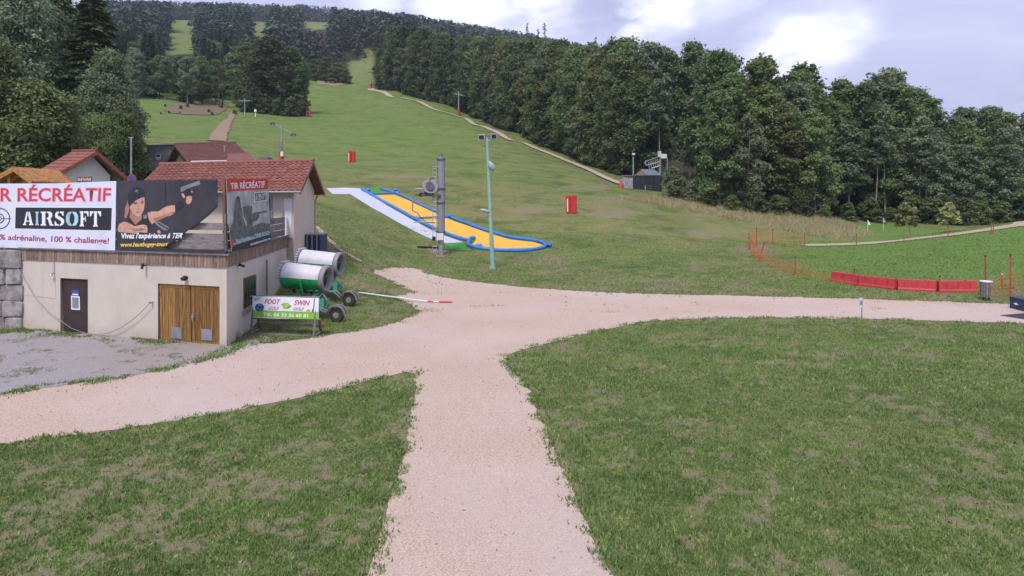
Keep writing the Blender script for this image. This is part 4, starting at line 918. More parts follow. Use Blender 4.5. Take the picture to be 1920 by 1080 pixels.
pr([(236, 446), (262, 438), (270, 444), (246, 450)], 'ink_black', .095); pr([(296, 440), (318, 432), (322, 438), (302, 445)], 'ink_black', .095)
pr([(232, 436), (262, 428), (268, 431), (236, 441)], 'ink_black', .095); pr([(294, 429), (320, 420), (322, 424), (297, 433)], 'ink_black', .095)
pr([(280, 452), (288, 485), (274, 492), (270, 486), (281, 482)], 'skin_dark', .095)
pr([(254, 512), (272, 505), (291, 507), (282, 518), (266, 522)], 'lip', .095)
pr([(204, 555), (252, 618), (300, 575), (326, 535), (352, 560), (372, 615), (392, 630), (345, 645), (338, 622), (250, 628), (196, 608), (192, 590)], 'ink_black', .0925)
pr([(108, 655), (118, 612), (158, 590), (198, 600), (244, 628), (318, 614), (345, 622), (353, 645), (350, 684), (290, 676), (245, 690), (180, 680), (116, 674)], 'skin', .094)
pr([(200, 640), (250, 650), (300, 640), (340, 655), (300, 668), (240, 668)], 'skin_dark', .0955)
pr([(350, 520), (382, 508), (440, 508), (496, 470), (545, 458), (574, 455), (578, 512), (545, 540), (500, 552), (455, 572), (412, 596), (386, 612), (362, 572)], 'skin', .091)
pr([(400, 560), (470, 545), (540, 520), (576, 505), (578, 514), (500, 553), (412, 596)], 'skin_dark', .093)
pr([(574, 455), (600, 430), (628, 425), (648, 440), (650, 470), (590, 518), (578, 514)], 'ink_black', .092)
pr([(316, 540), (345, 532), (352, 560), (322, 570)], 'ink_grey', .094)
pr([(628, 364), (646, 362), (658, 384), (656, 400), (640, 394)], 'skin', .094)
pr([(666, 390), (690, 380), (712, 384), (716, 400), (712, 425), (692, 450), (672, 446), (664, 425), (670, 410)], 'skin', .094)
pr([(706, 340), (716, 338), (722, 350), (712, 356)], 'skin', .094)
pr([(622, 312), (650, 300), (776, 256), (785, 286), (690, 318), (640, 344), (624, 350)], 'ink_grey', .0925, 'printed_pistol')
pr([(640, 344), (692, 322), (704, 352), (690, 378), (664, 388), (648, 368)], 'ink_black', .093)
pr([(412, 596), (440, 586), (528, 638), (514, 664), (486, 660), (430, 622)], 'ink_grey', .0965, 'printed_pistol')
pr([(430, 604), (442, 600), (522, 646), (516, 656)], 'ink_black', .098)
pr([(428, 666), (446, 660), (462, 676), (456, 690), (436, 684)], 'skin', .0965)
lettering("Vivez l'expérience à TER", [(137, 680), (655, 682), (625, 738), (135, 744)], FR, .099, MT['ink_white'], b2, bold=.03, org=O2)
lettering('www.hautbugey-touri', [(131, 760), (527, 756), (500, 800), (131, 808)], FR, .099, MT['ink_yellow'], b2, bold=.03, org=O2)

b3 = flat('banner', [(955, 240), (1300, 238), (1312, 480), (1326, 745), (1160, 800), (1000, 846), (968, 560)], SD, .10, MT['banner_grey'], None, .012, O2)
tag(b3, 'narrow banner with a red heading and soldiers in mist on the deck corner', 'banner')
flat('red_heading', [(955, 241), (1300, 239), (1303, 326), (962, 346)], SD, .103, MT['red_pad'], b3, 0, O2)
lettering('TIR RÉCRÉATIF', [(985, 262), (1275, 246), (1272, 312), (992, 326)], SD, .106, MT['ink_white'], b3, bold=.02, org=O2)
flat('name_panel', [(1186, 352), (1290, 345), (1293, 418), (1188, 432)], SD, .103, MT['ink_white'], b3, 0, O2)
flat('name_panel', [(1191, 357), (1286, 351), (1288, 413), (1193, 426)], SD, .1045, MT['ink_black'], b3, 0, O2)
stencil([(1197+i*12.5, 1208+i*12.5, 364-i*.7, 416-i*1.4) for i in range(7)], SD, .106, b3, O2)
for poly in ([(1010, 600), (1022, 480), (1032, 400), (1048, 378), (1066, 392), (1072, 440), (1086, 500), (1092, 560), (1120, 640), (1118, 720), (1010, 745), (985, 700), (990, 630)],
             [(1090, 465), (1118, 470), (1130, 455), (1150, 470), (1168, 460), (1170, 520), (1215, 515), (1230, 545), (1210, 585), (1178, 590), (1160, 700), (1120, 715), (1125, 600), (1095, 540)],
             [(1170, 520), (1290, 500), (1292, 516), (1180, 536)],
             [(985, 640), (1060, 610), (1150, 640), (1240, 600), (1318, 610), (1322, 690), (1100, 740), (992, 780)]):
    flat('printed_soldier', poly, SD, .1035+random.uniform(0, .0012), MT['camo'], b3, 0, O2)
flat('printed_strip', [(1000, 790), (1324, 690), (1326, 745), (1160, 800), (1000, 842)], SD, .1055, MT['ink_black'], b3, 0, O2)
flat('printed_pin', [(992, 740), (1012, 735), (1018, 765), (1004, 812), (990, 775)], SD, .107, MT['ink_red'], b3, 0, O2)
lettering("Vivez l'expérience à TERRE RONDE", [(1030, 730), (1310, 665), (1318, 705), (1034, 782)], SD, .107, MT['ink_cyan'], b3, bold=.03, org=O2)
lettering('www.hautbugey-tourisme.com', [(1150, 768), (1318, 718), (1320, 742), (1155, 795)], SD, .107, MT['ink_white'], b3, bold=.02, org=O2)

# cable swag across the front wall
pts = [(60, 0), (180, 200), (290, 390), (400, 510), (480, 570), (580, 640), (680, 678), (780, 690), (860, 680), (960, 640), (1050, 580), (1120, 520), (1180, 455)]
mb = MB().tube([FR.pix(x/4.154, 460+y/4.154, .13 if i else .2) for i, (x, y) in enumerate(pts)], .012, 5)
cb = mb.build('cable', MT['vent'], None); tag(cb, 'thin grey cable sagging across the front of the cream building', 'cable')
MB().tube([FR.pix(1190/4.154, 460+443/4.154, 0), FR.pix(1190/4.154, 460+443/4.154, .16)], .035, 8).build('cable_hook', MT['steel'], cb)

# retaining wall of big stones left of the building
WL = Plane(A_-SD.d*.05+FR.d*.06, FR.d.lerp(Vector((-.6, -.8)), .25))
sw = thing('stone_wall', 'retaining wall of rough limestone blocks left of the cream building', 'wall', tuple(WL.at(0, -.2)))
r_ = np.random.default_rng(3)
z = -.25
for row in range(5):
    hgt = [.72, .62, .66, .6, .72][row]; t = -.25+r_.uniform(0, .1)-(.0 if row % 2 else .0)
    while t < 5.5:
        w = r_.uniform(.55, 1.25); m = bpy.data.meshes.new('stone_block')
        x = np.array([(a, b, c) for a in (-1, -.86, .86, 1) for b in (-1, -.8, .8, 1) for c in (-1, -.84, .84, 1)], float)
        inner = (np.abs(x) < .95).sum(1); x = x[(inner >= 1)]
        x = x*np.array([w/2-.012, .36, hgt/2-.012]); x += r_.normal(size=x.shape)*np.array([.012, .04, .012])
        import bmesh
        bmm = bmesh.new()
        for q in x: bmm.verts.new(q)
        bmesh.ops.convex_hull(bmm, input=bmm.verts)
        for vtx in bmm.verts:
            a = vtx.co.copy(); vtx.co = WL.d3()*a.x+WL.n3()*a.y+UP*a.z
        bmm.normal_update(); bmesh.ops.recalc_face_normals(bmm, faces=bmm.faces); bmm.to_mesh(m); bmm.free(); m.materials.append(MT['stone'])
        piece('stone_block', m, sw, WL.at(t+w/2, z+hgt/2, -.30+r_.uniform(-.05, .05)))
        t += w+.015
    z += hgt+.01
tr0 = WL.at(-.6, 2.55, -.62); tr1 = WL.at(7, 2.55, -.62)
tag(MB().prism([tr0, tr1, tr1+Vector((0, 5.5, 0)), tr0+Vector((-.5, 5.5, 0))], UP*.5).build('grass_terrace', MT['ground']), kind='structure')
# rubble at the front corner
def rock(name, loc, s, label=None, parent=None, mat='stone'):
    bmm = bmesh.new(); bmesh.ops.create_icosphere(bmm, subdivisions=2, radius=1)
    for vtx in bmm.verts: vtx.co = Vector((vtx.co.x*s[0], vtx.co.y*s[1], vtx.co.z*s[2]))*random.uniform(.8, 1.15)
    m = bpy.data.meshes.new(name); bmm.to_mesh(m); bmm.free(); m.materials.append(MT[mat])
    o = link(name, m, None, parent, loc)
    if label: tag(o, label, 'rock')
    return o
rock('rock', P(440, 634, .12), (.34, .28, .2), 'largest grey rock lying by the corner of the cream building')
V = []; Q = []
for k in range(160):
    u_ = random.uniform(395, 500); v_ = random.gauss(659-(u_-420)*.24, 5); p = P(u_, v_); s = random.uniform(.025, .09)
    if inpoly(np.array([p.x]), np.array([p.y]), BLD)[0]: continue
    b = len(V); c = [Vector(q)*s*random.uniform(.7, 1.2) for q in ((1,0,0),(0,1,0),(-1,0,0),(0,-1,0),(0,0,.7),(0,0,-.6))]
    V += [p+q for q in c]; Q += [(b+i, b+j, b+k2) for i, j, k2 in ((0,1,4),(1,2,4),(2,3,4),(3,0,4),(1,0,5),(2,1,5),(3,2,5),(0,3,5))]
mb = MB(); mb.add(V, Q); tag(mb.build('rubble', MT['stone']), 'loose stones along the edge of the path by the building corner', 'stones', kind='stuff')

# ------------------------------------------------------------------ chalet behind the deck, with tile roof
ch = thing('chalet', 'cream chalet with a red tiled gable roof behind the deck', 'chalet', (-12, 34, 3.0))
rd = Vector((-.948, .319, 0)).normalized(); sd_ = Vector((-.137, .99, 0)).normalized()
R0 = at(587, 302.5, 35); RL = 10.8; half = 3.7; zr = R0.z; ze = 5.58
FE0 = R0-sd_*half; FE0.z = ze; BE0 = R0+sd_*4.1; BE0.z = ze-.05
slope = (R0-FE0)
w_in = Vector((0, 0, 0))
c0 = R0+rd*.55-sd_*(half-.75); c1 = R0+rd*.55+sd_*(half-.55); wallpts = [c0, c1, c1+rd*(RL-1.2), c0+rd*(RL-1.2)]
mb = MB().prism([(p.x, p.y, 2.2) for p in wallpts], (0, 0, ze-2.2+.1))
pk = R0+rd*.55; mb.prism([(c0.x, c0.y, ze+.1), (c1.x, c1.y, ze+.1), (pk.x, pk.y, zr-.25)], rd*.2); mb.build('wall', MT['chalet'], ch)
nrm = slope.cross(rd).normalized(); nrm = nrm if nrm.z > 0 else -nrm
bsl = R0-BE0; nb_ = bsl.cross(rd).normalized(); nb_ = nb_ if nb_.z > 0 else -nb_
MB().prism([FE0-nrm*.1, R0-nrm*.1, R0+rd*RL-nrm*.1, FE0+rd*RL-nrm*.1], nrm*.06).build('roof_deck', MT['rafter'], ch)
MB().prism([BE0-nb_*.1, R0-nb_*.1, R0+rd*RL-nb_*.1, BE0+rd*RL-nb_*.1], nb_*.14).build('back_roof', MT['tile'], ch)
rows, cols = 10, 30; tw, tl = RL/cols, slope.length/rows; su = slope.normalized()
tv = []; tf = []
for j, (b, lift) in enumerate(((0, .050), (0, .018), (tl*1.08, .006))):
    for i in range(7):
        a = i/6; tv.append(rd*(tw*a*1.02)+su*b+nrm*(lift+.048*max(0, math.sin(math.pi*min(1, a*1.6))) - (.0 if a < .62 else .012)))
tf = [(i+7, i, i+1, i+8) for i in range(6)]+[(i, i+14, i+15, i+1) for i in range(6)]
tm = shared('roof_tile', tv, tf, MT['tile'])
for i in range(rows):
    for j in range(cols):
        piece('roof_tile', tm, ch, FE0+su*(tl*i-.04)+rd*(tw*j)+nrm*random.uniform(-.004, .006))
mb = MB().tube([R0+nrm*.04-rd*.05, R0+rd*RL+nrm*.04], .11, 8); mb.build('ridge_cap', MT['tile'], ch)
for e in (FE0, BE0): MB().prism([e-UP*.2-rd*.04, R0-UP*.2-rd*.04, R0+UP*.04-rd*.04, e+UP*.04-rd*.04], rd*.05).build('barge_board', MT['rafter'], ch)
for k in range(1, 4):
    q = R0.lerp(BE0, k/4)-UP*.12; MB().box(q+rd*.35, rd*.38, sd_*.05, UP*.07).build('purlin', MT['rafter'], ch)
MB().tube([FE0-UP*.06-sd_*.06-rd*.05, FE0+rd*RL-UP*.06-sd_*.06], .06, 8).build('gutter', MT['steel'], ch)
g0 = BE0+rd*.5-UP*.1; g1 = c1-rd*.06; g1.z = ze-.5
MB().tube([g0, g1+sd_*.1, Vector((g1.x, g1.y, 2.2))+sd_*.1], .05, 8).build('downpipe', MT['steel'], ch)
CF = Plane(c0, rd.to_2d())
def cfr(x0, x1, z0, z1, off, name, mat): 
    q = MB().box(CF.at((x0+x1)/2, (z0+z1)/2, off), CF.d3()*(x1-x0)/2, CF.n3()*.02, UP*(z1-z0)/2); return q.build(name, mat, ch)
cfr(.1, .55, 3.2, 5.2, .03, 'door', MT['white'])
wn = cfr(1.3, 3.6, 3.9, 5.3, .02, 'window', MT['vent'])
MB().box(CF.at(2.45, 4.6, .045), CF.d3()*1.05, CF.n3()*.006, UP*.6).build('pane', MT['glass'], wn)

# chalet with the older roof further up
def gable_house(name, label, r0, rdir, length, half_f, half_b, sdir, zr, ze, zg, wall, tile, inset=.5, gable_mat=None):
    o = thing(name, label, 'chalet', (r0.x, r0.y, zg)); rdir = rdir.normalized(); sdir = sdir.normalized()
    R = Vector((r0.x, r0.y, zr)); Fe = Vector(R-sdir*half_f); Fe.z = ze; Be = Vector(R+sdir*half_b); Be.z = ze
    a = R+rdir*inset-sdir*(half_f-.6); b = R+rdir*inset+sdir*(half_b-.6); ln = length-2*inset
    mb = MB().prism([(p.x, p.y, zg-.5) for p in (a, b, b+rdir*ln, a+rdir*ln)], (0, 0, ze-zg+.5+.1))
    for s in (0, ln-.15): mb.prism([Vector((a.x, a.y, ze+.1))+rdir*s, Vector((b.x, b.y, ze+.1))+rdir*s, R+rdir*(inset+s)-UP*.2], rdir*.15)
    mb.build('wall', wall, o)
    for e in (Fe, Be):
        sv = R-e; n = sv.cross(rdir).normalized(); n = n if n.z > 0 else -n; suv = sv.normalized()
        MB().prism([e-n*.1, R-n*.1, R+rdir*length-n*.1, e+rdir*length-n*.1], n*.1).build('roof_deck', MT['rafter'], o)
        mb = MB(); nr = int(sv.length/.36); nc = int(length/.3)           # courses of overlapping tiles
        for i in range(nr):
            for j in range(nc):
                p0 = e+suv*(sv.length*i/nr)+rdir*(length*j/nc); d1 = rdir*(length/nc*.96); d2 = suv*(sv.length/nr*1.05); l = random.uniform(.04, .06)
                mb.add([p0+n*l, p0+d1*.5+n*(l+.035), p0+d1+n*l, p0+d1+d2+n*.01, p0+d1*.5+d2+n*.045, p0+d2+n*.01, p0, p0+d1*.5+n*.02, p0+d1], [(0, 1, 4, 5), (1, 2, 3, 4), (6, 7, 1, 0), (7, 8, 2, 1)])
        tag(mb.build('roof_tiles', tile, o), kind='stuff')
        for s in (0, length-.05): MB().prism([e-UP*.22+rdir*(s-.03), R-UP*.22+rdir*(s-.03), R+UP*.03+rdir*(s-.03), e+UP*.03+rdir*(s-.03)], rdir*.08).build('barge_board', MT['redwood'] if tile is MT['tile'] else MT['rafter'], o)
    MB().tube([R+UP*.05, R+rdir*length+UP*.05], .1, 8).build('ridge_cap', tile, o)
    for k, q in ((0, R), (1, R.lerp(Fe, .55)), (2, R.lerp(Be, .55))): MB().box(q-UP*.18+rdir*.3, rdir*.32, sdir*.06, UP*.08).build('purlin', MT['rafter'], o)
    return o, R, Fe
rA = at(328, 270.7, 60); rB = at(442, 268, 58.6)
h2, R2, F2 = gable_house('brown_chalet', 'wooden chalet with a dull purple-brown tiled roof up the slope', rA, (rB-rA), (rB-rA).length, 5.0, 4.5, Vector((-.64, .77, 0)), rA.z, 8.55, 5.9, MT['rafter'], MT['tile_old'], .7)
pp = at(421, 283, 57.0); MB().tube([pp-UP*.6, pp+UP*.35], .07, 8).tube([pp+UP*.35, pp+UP*.48], .11, 8).build('flue', MT['steel'], h2)
MB().tube([F2-UP*.05+Vector((.3, -.1, 0)), F2+(rB-rA)*.98-UP*.05+Vector((0, -.1, 0))], .07, 8).build('gutter', MT['white'], h2)
e0 = F2+(rB-rA)*.60; dirr = (rB-rA).normalized(); out = Vector((.36, -.93, 0))
MB().prism([e0+UP*.75-out*1.7, e0+dirr*2.2+UP*.75-out*1.7, e0+dirr*2.6-UP*.1+out*.5, e0-UP*.1+out*.5], UP*.1).build('porch_roof', MT['tile_old'], h2)
rA = at(182, 284, 40.5); rB = at(120, 284.5, 43.5)
h3, R3, F3 = gable_house('red_roofed_house', 'small white house with a red tiled gable roof behind the white banner', rA, rB-rA, 3.7, 2.2, 1.7, Vector((.62, .78, 0)).lerp(Vector((-.5, .87, 0)), 0.0), rA.z, rA.z-1.55, 3.5, MT['white'], MT['tile'], .9)
sg = Plane(at(145, 336, 38.6), Vector((1, .12)))
s3 = flat('wooden_sign', [(144, 331.5), (172, 331), (172, 341), (144, 341)], sg, .0, MT['post'], None, .04); tag(s3, 'small brown sign with pale writing in front of the red-roofed house', 'sign')
lettering('Site de Terre Ronde', [(146, 333.5), (171, 333), (171, 338.5), (146, 338.8)], sg, .006, MT['ink_white'], s3, bold=.02)
MB().box(sg.pix(147, 352, -.05), Vector((.04, 0, 0)), Vector((0, .04, 0)), UP*.62).box(sg.pix(170, 352, -.05), Vector((.04, 0, 0)), Vector((0, .04, 0)), UP*.62).build('post', MT['post'], s3)
# open timber shelter at the far left
sh = thing('timber_shelter', 'orange larch shelter roof at the left edge above the white banner', 'shelter', tuple(G(20, 33)))
pk = at(26, 315, 32); l_ = at(-32, 347, 32.4); r2 = at(60, 342, 31.8); dv = Vector((-.35, 3.6, 0))
for e in (l_, r2):
    MB().prism([e, pk, pk+dv, e+dv], UP*.07).build('roof_panel', MT['orange_wood'], sh)
    MB().prism([e-UP*.17-dv*.01, pk-UP*.17-dv*.01, pk+UP*.09-dv*.01, e+UP*.09-dv*.01], dv*.012).build('barge_board', MT['orange_wood'], sh)
for u_ in (9, 50):
    for d in (.1, .9): q = at(u_, 346, 32)+dv*d; MB().box((q.x, q.y, (q.z+3.0)/2+.2), (.07, 0, 0), (0, .07, 0), UP*((q.z-3.0)/2+.2)).build('post', MT['orange_wood'], sh)
for k in range(5):
    q = pk+dv*(k/4); MB().tube([q-UP*.06, (l_+dv*(k/4))-UP*.06], .05, 4).tube([q-UP*.06, r2+dv*(k/4)-UP*.06], .05, 4).build('rafter', MT['orange_wood'], sh)
# plank hut and tarp
hp = Plane(at(274, 330, 66), Vector((1, .10)))
hut = thing('plank_hut', 'silver-grey plank hut with a flat roof left of the brown chalet', 'hut', tuple(at(300, 332, 66)))
for k in range(14):
    v0 = 334-k*4.3; flat('plank', [(275, v0), (327, v0), (327, v0-4.0), (275, v0-4.0)], hp, random.uniform(0, .02), MT['hut_plank'], hut, .05)
q0, q1 = hp.pix(275, 334), hp.pix(327, 334); q2, q3 = hp.pix(275, 274), hp.pix(327, 272)
MB().prism([q0+Vector((0, .1, -.6)), q1+Vector((0, .1, -.6)), q3+Vector((0, .1, 0)), q2+Vector((0, .1, 0))], (0, 3, 0)).build('wall', MT['hut_plank'], hut)
MB().prism([q2+Vector((-.2, -.3, 0)), q3+Vector((.2, -.3, 0)), q3+Vector((.2, 3.4, .1)), q2+Vector((-.2, 3.4, .1))], UP*.08).build('roof', MT['vent'], hut)
hw = flat('window', [(292.5, 289), (301.5, 289), (301.5, 299), (292.5, 299)], hp, .05, MT['white'], hut, .03)
flat('pane', [(293.5, 290), (300.5, 290), (300.5, 294), (293.5, 294)], hp, .055, MT['glass'], hw, .004)
t0 = G(262, 65); bmm = MB()
for i in range(6): pass
bmm.prism([t0+Vector((-.75, 0, -.2)), t0+Vector((.7, -.1, -.2)), t0+Vector((.7, 2, -.2)), t0+Vector((-.75, 2, -.2))], UP*.9)
bmm.prism([t0+Vector((-.65, .05, .7)), t0+Vector((.62, -.02, .7)), t0+Vector((.55, 1.8, .7)), t0+Vector((-.5, 1.8, .7))], UP*.75)
tag(bmm.build('tarp_stack', MT['tarp']), 'dark navy tarpaulin over a stack beside the plank hut', 'tarpaulin')

# ------------------------------------------------------------------ lamp posts
def put(mb, name, mat, parent): return mb.build(name, mat, parent)
q = G(246, 46); ztop = at(246, 258, 46).z
lp = thing('lamp_post', 'grey metal post left of the plank hut with a round sign', 'post', tuple(q))
MB().tube([q-UP*.2, (q.x, q.y, ztop)], [.09, .055], 8).build('pole', MT['steel'], lp); MB().box((q.x, q.y, ztop), (.16, 0, 0), (0, .05, 0), UP*.03).build('bracket', MT['steel'], lp)
p = at(247, 335, 45.6)
ds = thing('road_sign', 'round no-parking sign peeking over the banner below the grey post', 'sign', tuple(G(248, 45.4)))
def disc(c, n, r, th=.02, k=24):
    n = n.normalized(); a = n.cross(UP).normalized(); b = n.cross(a); pts = [c+(a*math.cos(2*math.pi*i/k)+b*math.sin(2*math.pi*i/k))*r for i in range(k)]
    return MB().prism(pts, n*th)
disc(p, Vector((.2, -1, 0)), .30).build('sign_plate', MT['red_barrier'], ds); disc(p+Vector((.004, -.02, 0)), Vector((.2, -1, 0)), .22, .012).build('sign_face', MT['blue_ink'], ds)
MB().tube([(p.x, p.y+.05, 3.5), (p.x, p.y+.05, p.z+.2)], .03, 6).build('post', MT['steel'], ds)

fb = P(924, 504); fp = thing('floodlight_pole', 'tall mint-green floodlight pole beside the water slide', 'floodlight', tuple(fb))
Yf = fb.y; tp = at(913, 258, Yf)
MB().tube([fb-UP*.2, fb.lerp(tp, .3), tp], [.17, .145, .085], 12).build('pole', MT['mint'], fp)
MB().tube([fb-UP*.1, fb+UP*.12], .26, 10).build('base_flange', MT['mint'], fp)
MB().tube([at(904, 262, Yf), at(913, 264, Yf), at(924, 262, Yf)], .035, 6).build('crossarm', MT['steel'], fp)
for (x0, x1, v0, v1, tilt) in ((897, 910, 252, 262, -.25), (919, 931, 250.5, 260.5, .35)):
    c = at((x0+x1)/2, (v0+v1)/2, Yf); w = (x1-x0)/2/F*Yf; hgt = (v1-v0)/2/F*Yf; dx = Vector((math.cos(tilt), math.sin(tilt), 0)); dn = Vector((math.sin(tilt), -math.cos(tilt), -.2)).normalized()
    hd = MB().box(c, dx*w, dn*.14, UP*hgt).build('lamp_head', MT['steel'], fp)
    MB().box(c+dn*.145, dx*w*.74, dn*.02, UP*hgt*.74).build('lens', MT['black'], hd)
def leaf_lamp(c0, c1, r, nm, parent):
    pts = [c0.lerp(c1, k/6) for k in range(7)]; MB().tube(pts, [.05]+[r*math.sin(math.pi*(k+.6)/7.4) for k in range(1, 6)]+[.03], 10).build(nm, MT['mint'], parent)
leaf_lamp(at(916.5, 302, Yf-.1), at(927, 321, Yf-.1), .22, 'lamp_shade', fp); leaf_lamp(at(919, 397, Yf-.1), at(900, 393, Yf-.1), .13, 'lamp_shade', fp)

# ------------------------------------------------------------------ lift start pylon with ladder
pb = P(827, 479); Yp = pb.y; py_ = thing('lift_pylon', 'thick grey steel lift pylon with a ladder in front of the water slide', 'pylon', tuple(pb))
pt = at(826, 290, Yp); px1 = Yp/F
ax = Vector((0, 0, 1)); Lh = pt.z-pb.z
MB().tube([pb-UP*.2, pb+UP*Lh*.22], .22, 14).build('lower_tube', MT['steel'], py_)
MB().tube([pb+UP*Lh*.22, pb+UP*Lh*.98], .30, 16).build('upper_tube', MT['vent'], py_)
for f_ in (.23, .52, .66, .95): MB().tube([pb+UP*(Lh*f_-.05), pb+UP*(Lh*f_+.06)], .36, 16).build('flange', MT['dsteel'], py_)
MB().tube([pb+UP*Lh*.97, pb+UP*Lh], [.24, .16], 10).build('cap', MT['dsteel'], py_)
lad = MB(); lx0, lx1 = -.62, -.34
for x in (lx0, lx1): lad.tube([pb+Vector((x, -.25, .15)), pb+Vector((x, -.25, Lh*.92))], .024, 6)
ld = lad.build('ladder', MT['steel'], py_)
rm = MB().tube([Vector((lx0, 0, 0)), Vector((lx1, 0, 0))], .016, 5); rme = shared('rung', rm.v, rm.f, MT['steel'])
k = .4
while k < Lh*.9: piece('rung', rme, ld, pb+Vector((0, -.25, k))); k += .32
for f_ in (.3, .62, .88): MB().tube([pb+Vector((lx0, -.25, Lh*f_)), pb+Vector((0, -.25, Lh*f_))], .025, 5).build('ladder_bracket', MT['steel'], py_)
MB().box(pb+Vector((-.02, -.34, Lh*.19)), (.24, 0, 0), (0, .1, 0), UP*.27).build('control_box', MT['white'], py_)
MB().box(pb+Vector((-.52, -.36, Lh*.17)), (.12, 0, 0), (0, .1, 0), UP*.16).build('switch_box', MT['black'], py_)
# drive unit: frame, pulley, motor
fm = MB(); fm.box(at(803, 366, Yp-.2), (1.0, 0, 0), (0, .25, 0), (0, 0, .08)); fm.build('drive_frame', MT['dsteel'], py_)
MB().tube([at(797, 361, Yp-.3), at(812, 357, Yp-.3)], [.24, .26], 12).build('motor', MT['dsteel'], py_)
disc(at(806, 349, Yp-.35), Vector((.35, -1, .3)), .62, .12).build('pulley', MT['ring'], py_)
disc(at(806, 349, Yp-.5), Vector((.35, -1, .3)), .34, .1).build('pulley_hub', MT['dsteel'], py_)
MB().tube([at(795, 366, Yp-.3), at(803, 336, Yp-.3), at(814, 333, Yp-.2)], .07, 6).tube([at(813, 370, Yp-.3), at(806, 336, Yp-.3)], .06, 6).build('drive_brace', MT['dsteel'], py_)
MB().tube([at(790, 365, Yp-.45), at(790, 365, Yp-.15)], .18, 12).build('guide_wheel', MT['black'], py_)
MB().tube([at(796, 354, Yp-.2), at(780, 354.5, Yp-.2), at(775.5, 357, Yp-.2), at(774, 363, Yp-.2), at(773.6, 396, Yp-.2)], .05, 8).build('gooseneck_tube', MT['steel'], py_)
MB().tube([at(773.6, 395, Yp-.2), at(782, 399, Yp-.2), at(790, 409, Yp-.2), at(800, 417, Yp-.2), at(816, 418, Yp-.2)], .03, 6).build('hanging_cable', MT['black'], py_)
MB().tube([at(774, 417, Yp-.2), at(828, 415.5, Yp-.2)], .035, 6).build('crossbar', MT['steel'], py_)
mpts = [P(795, 462), P(815, 466), P(840, 471), P(844, 476), P(832, 484), P(818, 484)]
sheet('earth_mound', densify(smooth_poly([tuple(p[:2]) for p in mpts], 2), .2, .05, 9), .035, MT['earth'], .4, label='dark earth around the foot of the lift pylon')
pl_ = P(806, 466); MB().box(pl_+UP*.06, (1.0, .15, -.05), (0, .12, 0), (0, 0, .1)).build('foot_plate', MT['black'], py_)

# T-shaped lift towers up the slope
def tower(u_, v_, vt, label, arm=(-18, 22), Y=None, pad=True, tilt=0.0):
    b = P(u_, v_) if Y is None else G(u_, Y); Y = b.y; s = Y/F; h_ = (v_-vt)*s; k = 1.0
    t = thing('lift_tower', label, 'lift tower', tuple(b))
    top = b+UP*h_
    MB().tube([b-UP*.3, top], [h_*.032, h_*.022], 8).build('pole', MT['steel'], t)
    a0, a1 = arm; c = top-UP*h_*.12
    MB().box(c+Vector(((a0+a1)/2*s, 0, 0)), Vector(((a1-a0)/2*s, 0, tilt)), (0, h_*.016, 0), UP*h_*.016).build('crossarm', MT['steel'], t)
    for a in (a0, a1):
        w = c+Vector((a*s, 0, tilt*(1 if a > 0 else -1)*1.0))
        sw_ = MB().box(w, (h_*.05, 0, 0), (0, h_*.02, 0), UP*h_*.02); sw_.build('sheave_frame', MT['dsteel'], t)
        for d in (-.045, .045): MB().tube([w+Vector((d*h_, -.03*h_, -.02*h_)), w+Vector((d*h_, .03*h_, -.02*h_))], h_*.026, 10).build('sheave', MT['dsteel'], t)
    if pad: MB().tube([b+UP*.05, b+UP*h_*.26], h_*.062, 10).build('protective_pad', MT['red_pad'], t)
    return t
t1 = tower(528, 303, 233, 'nearest lift tower behind the brown chalet with a red and white pad', (-17, 22), tilt=-.9)
bb = t1.location; MB().box(bb+Vector((.0, -.5, 2.6)), (.35, 0, 0), (0, .06, 0), UP*.55).build('notice_board', MT['ink_grey'], t1)
MB().box(bb+Vector((.25, -.55, 1.2)), (.22, 0, 0), (0, .05, 0), UP*.4).build('sign_plate', MT['white'], t1)
tower(459, 218, 185, 'lift tower in front of the round clump with two arms', (-13, 12), pad=False)
tower(860, 216, 172, 'lift tower with a red pad beside the dirt track', (-10, 10), tilt=-.4)
tower(696, 166, 131, 'farthest lift tower at the top of the dirt track', (-3, 3), tilt=0)
gw = P(479, 219); wo_ = thing('snow_lance', 'small white pole device right of the two-armed lift tower', 'snow lance', tuple(gw)); s_ = gw.y/F
MB().tube([gw-UP*.2, gw+UP*9*s_], .16, 8).build('pole', MT['white'], wo_); MB().tube([gw+UP*9*s_, gw+UP*14*s_], [.4, .3], 8).build('head', MT['white'], wo_)
# red protective pads on the slope
def redpad(u_, v0, v1, w, label, name='red_mattress'):
    b = P(u_, v1); s = b.y/F; h_ = (v1-v0)*s; ww = w*s/2
    o = thing(name, label, 'safety pad', tuple(b)); 
    MB().tube([b-UP*.2, b+UP*h_*.96], .09, 8).build('post', MT['steel'], o)
    for k in (-1, 1):
        m = MB(); c = b+Vector((k*ww*.52, -.15, h_/2+.03)); yv = Vector((-k*.55, .8, 0)).normalized()
        pts = [c+Vector((-k*ww*.5, 0, 0))+yv*0+Vector((math.cos(a)*ww*.5, math.sin(a)*ww*.42, 0))-UP*h_/2 for a in np.linspace(0, 6.283, 13)[:-1]]
        m.prism([p+Vector((k*ww*.55, 0, 0)) for p in pts], UP*h_).build('pad', MT['red_pad'], o)
    MB().box(b+Vector((-ww*.78, -.15-ww*.35, h_*.45)), (.06, 0, 0), (0, .03, 0), UP*h_*.36).build('white_strip', MT['white'], o)
    return o
redpad(1071, 367, 400, 19, 'nearest upright red safety pad right of the floodlight pole')
redpad(660, 284, 304, 13, 'upright red safety pad on the slope above the water slide')
redpad(579, 207, 219, 8, 'farthest red safety pad beside the round clump of trees')

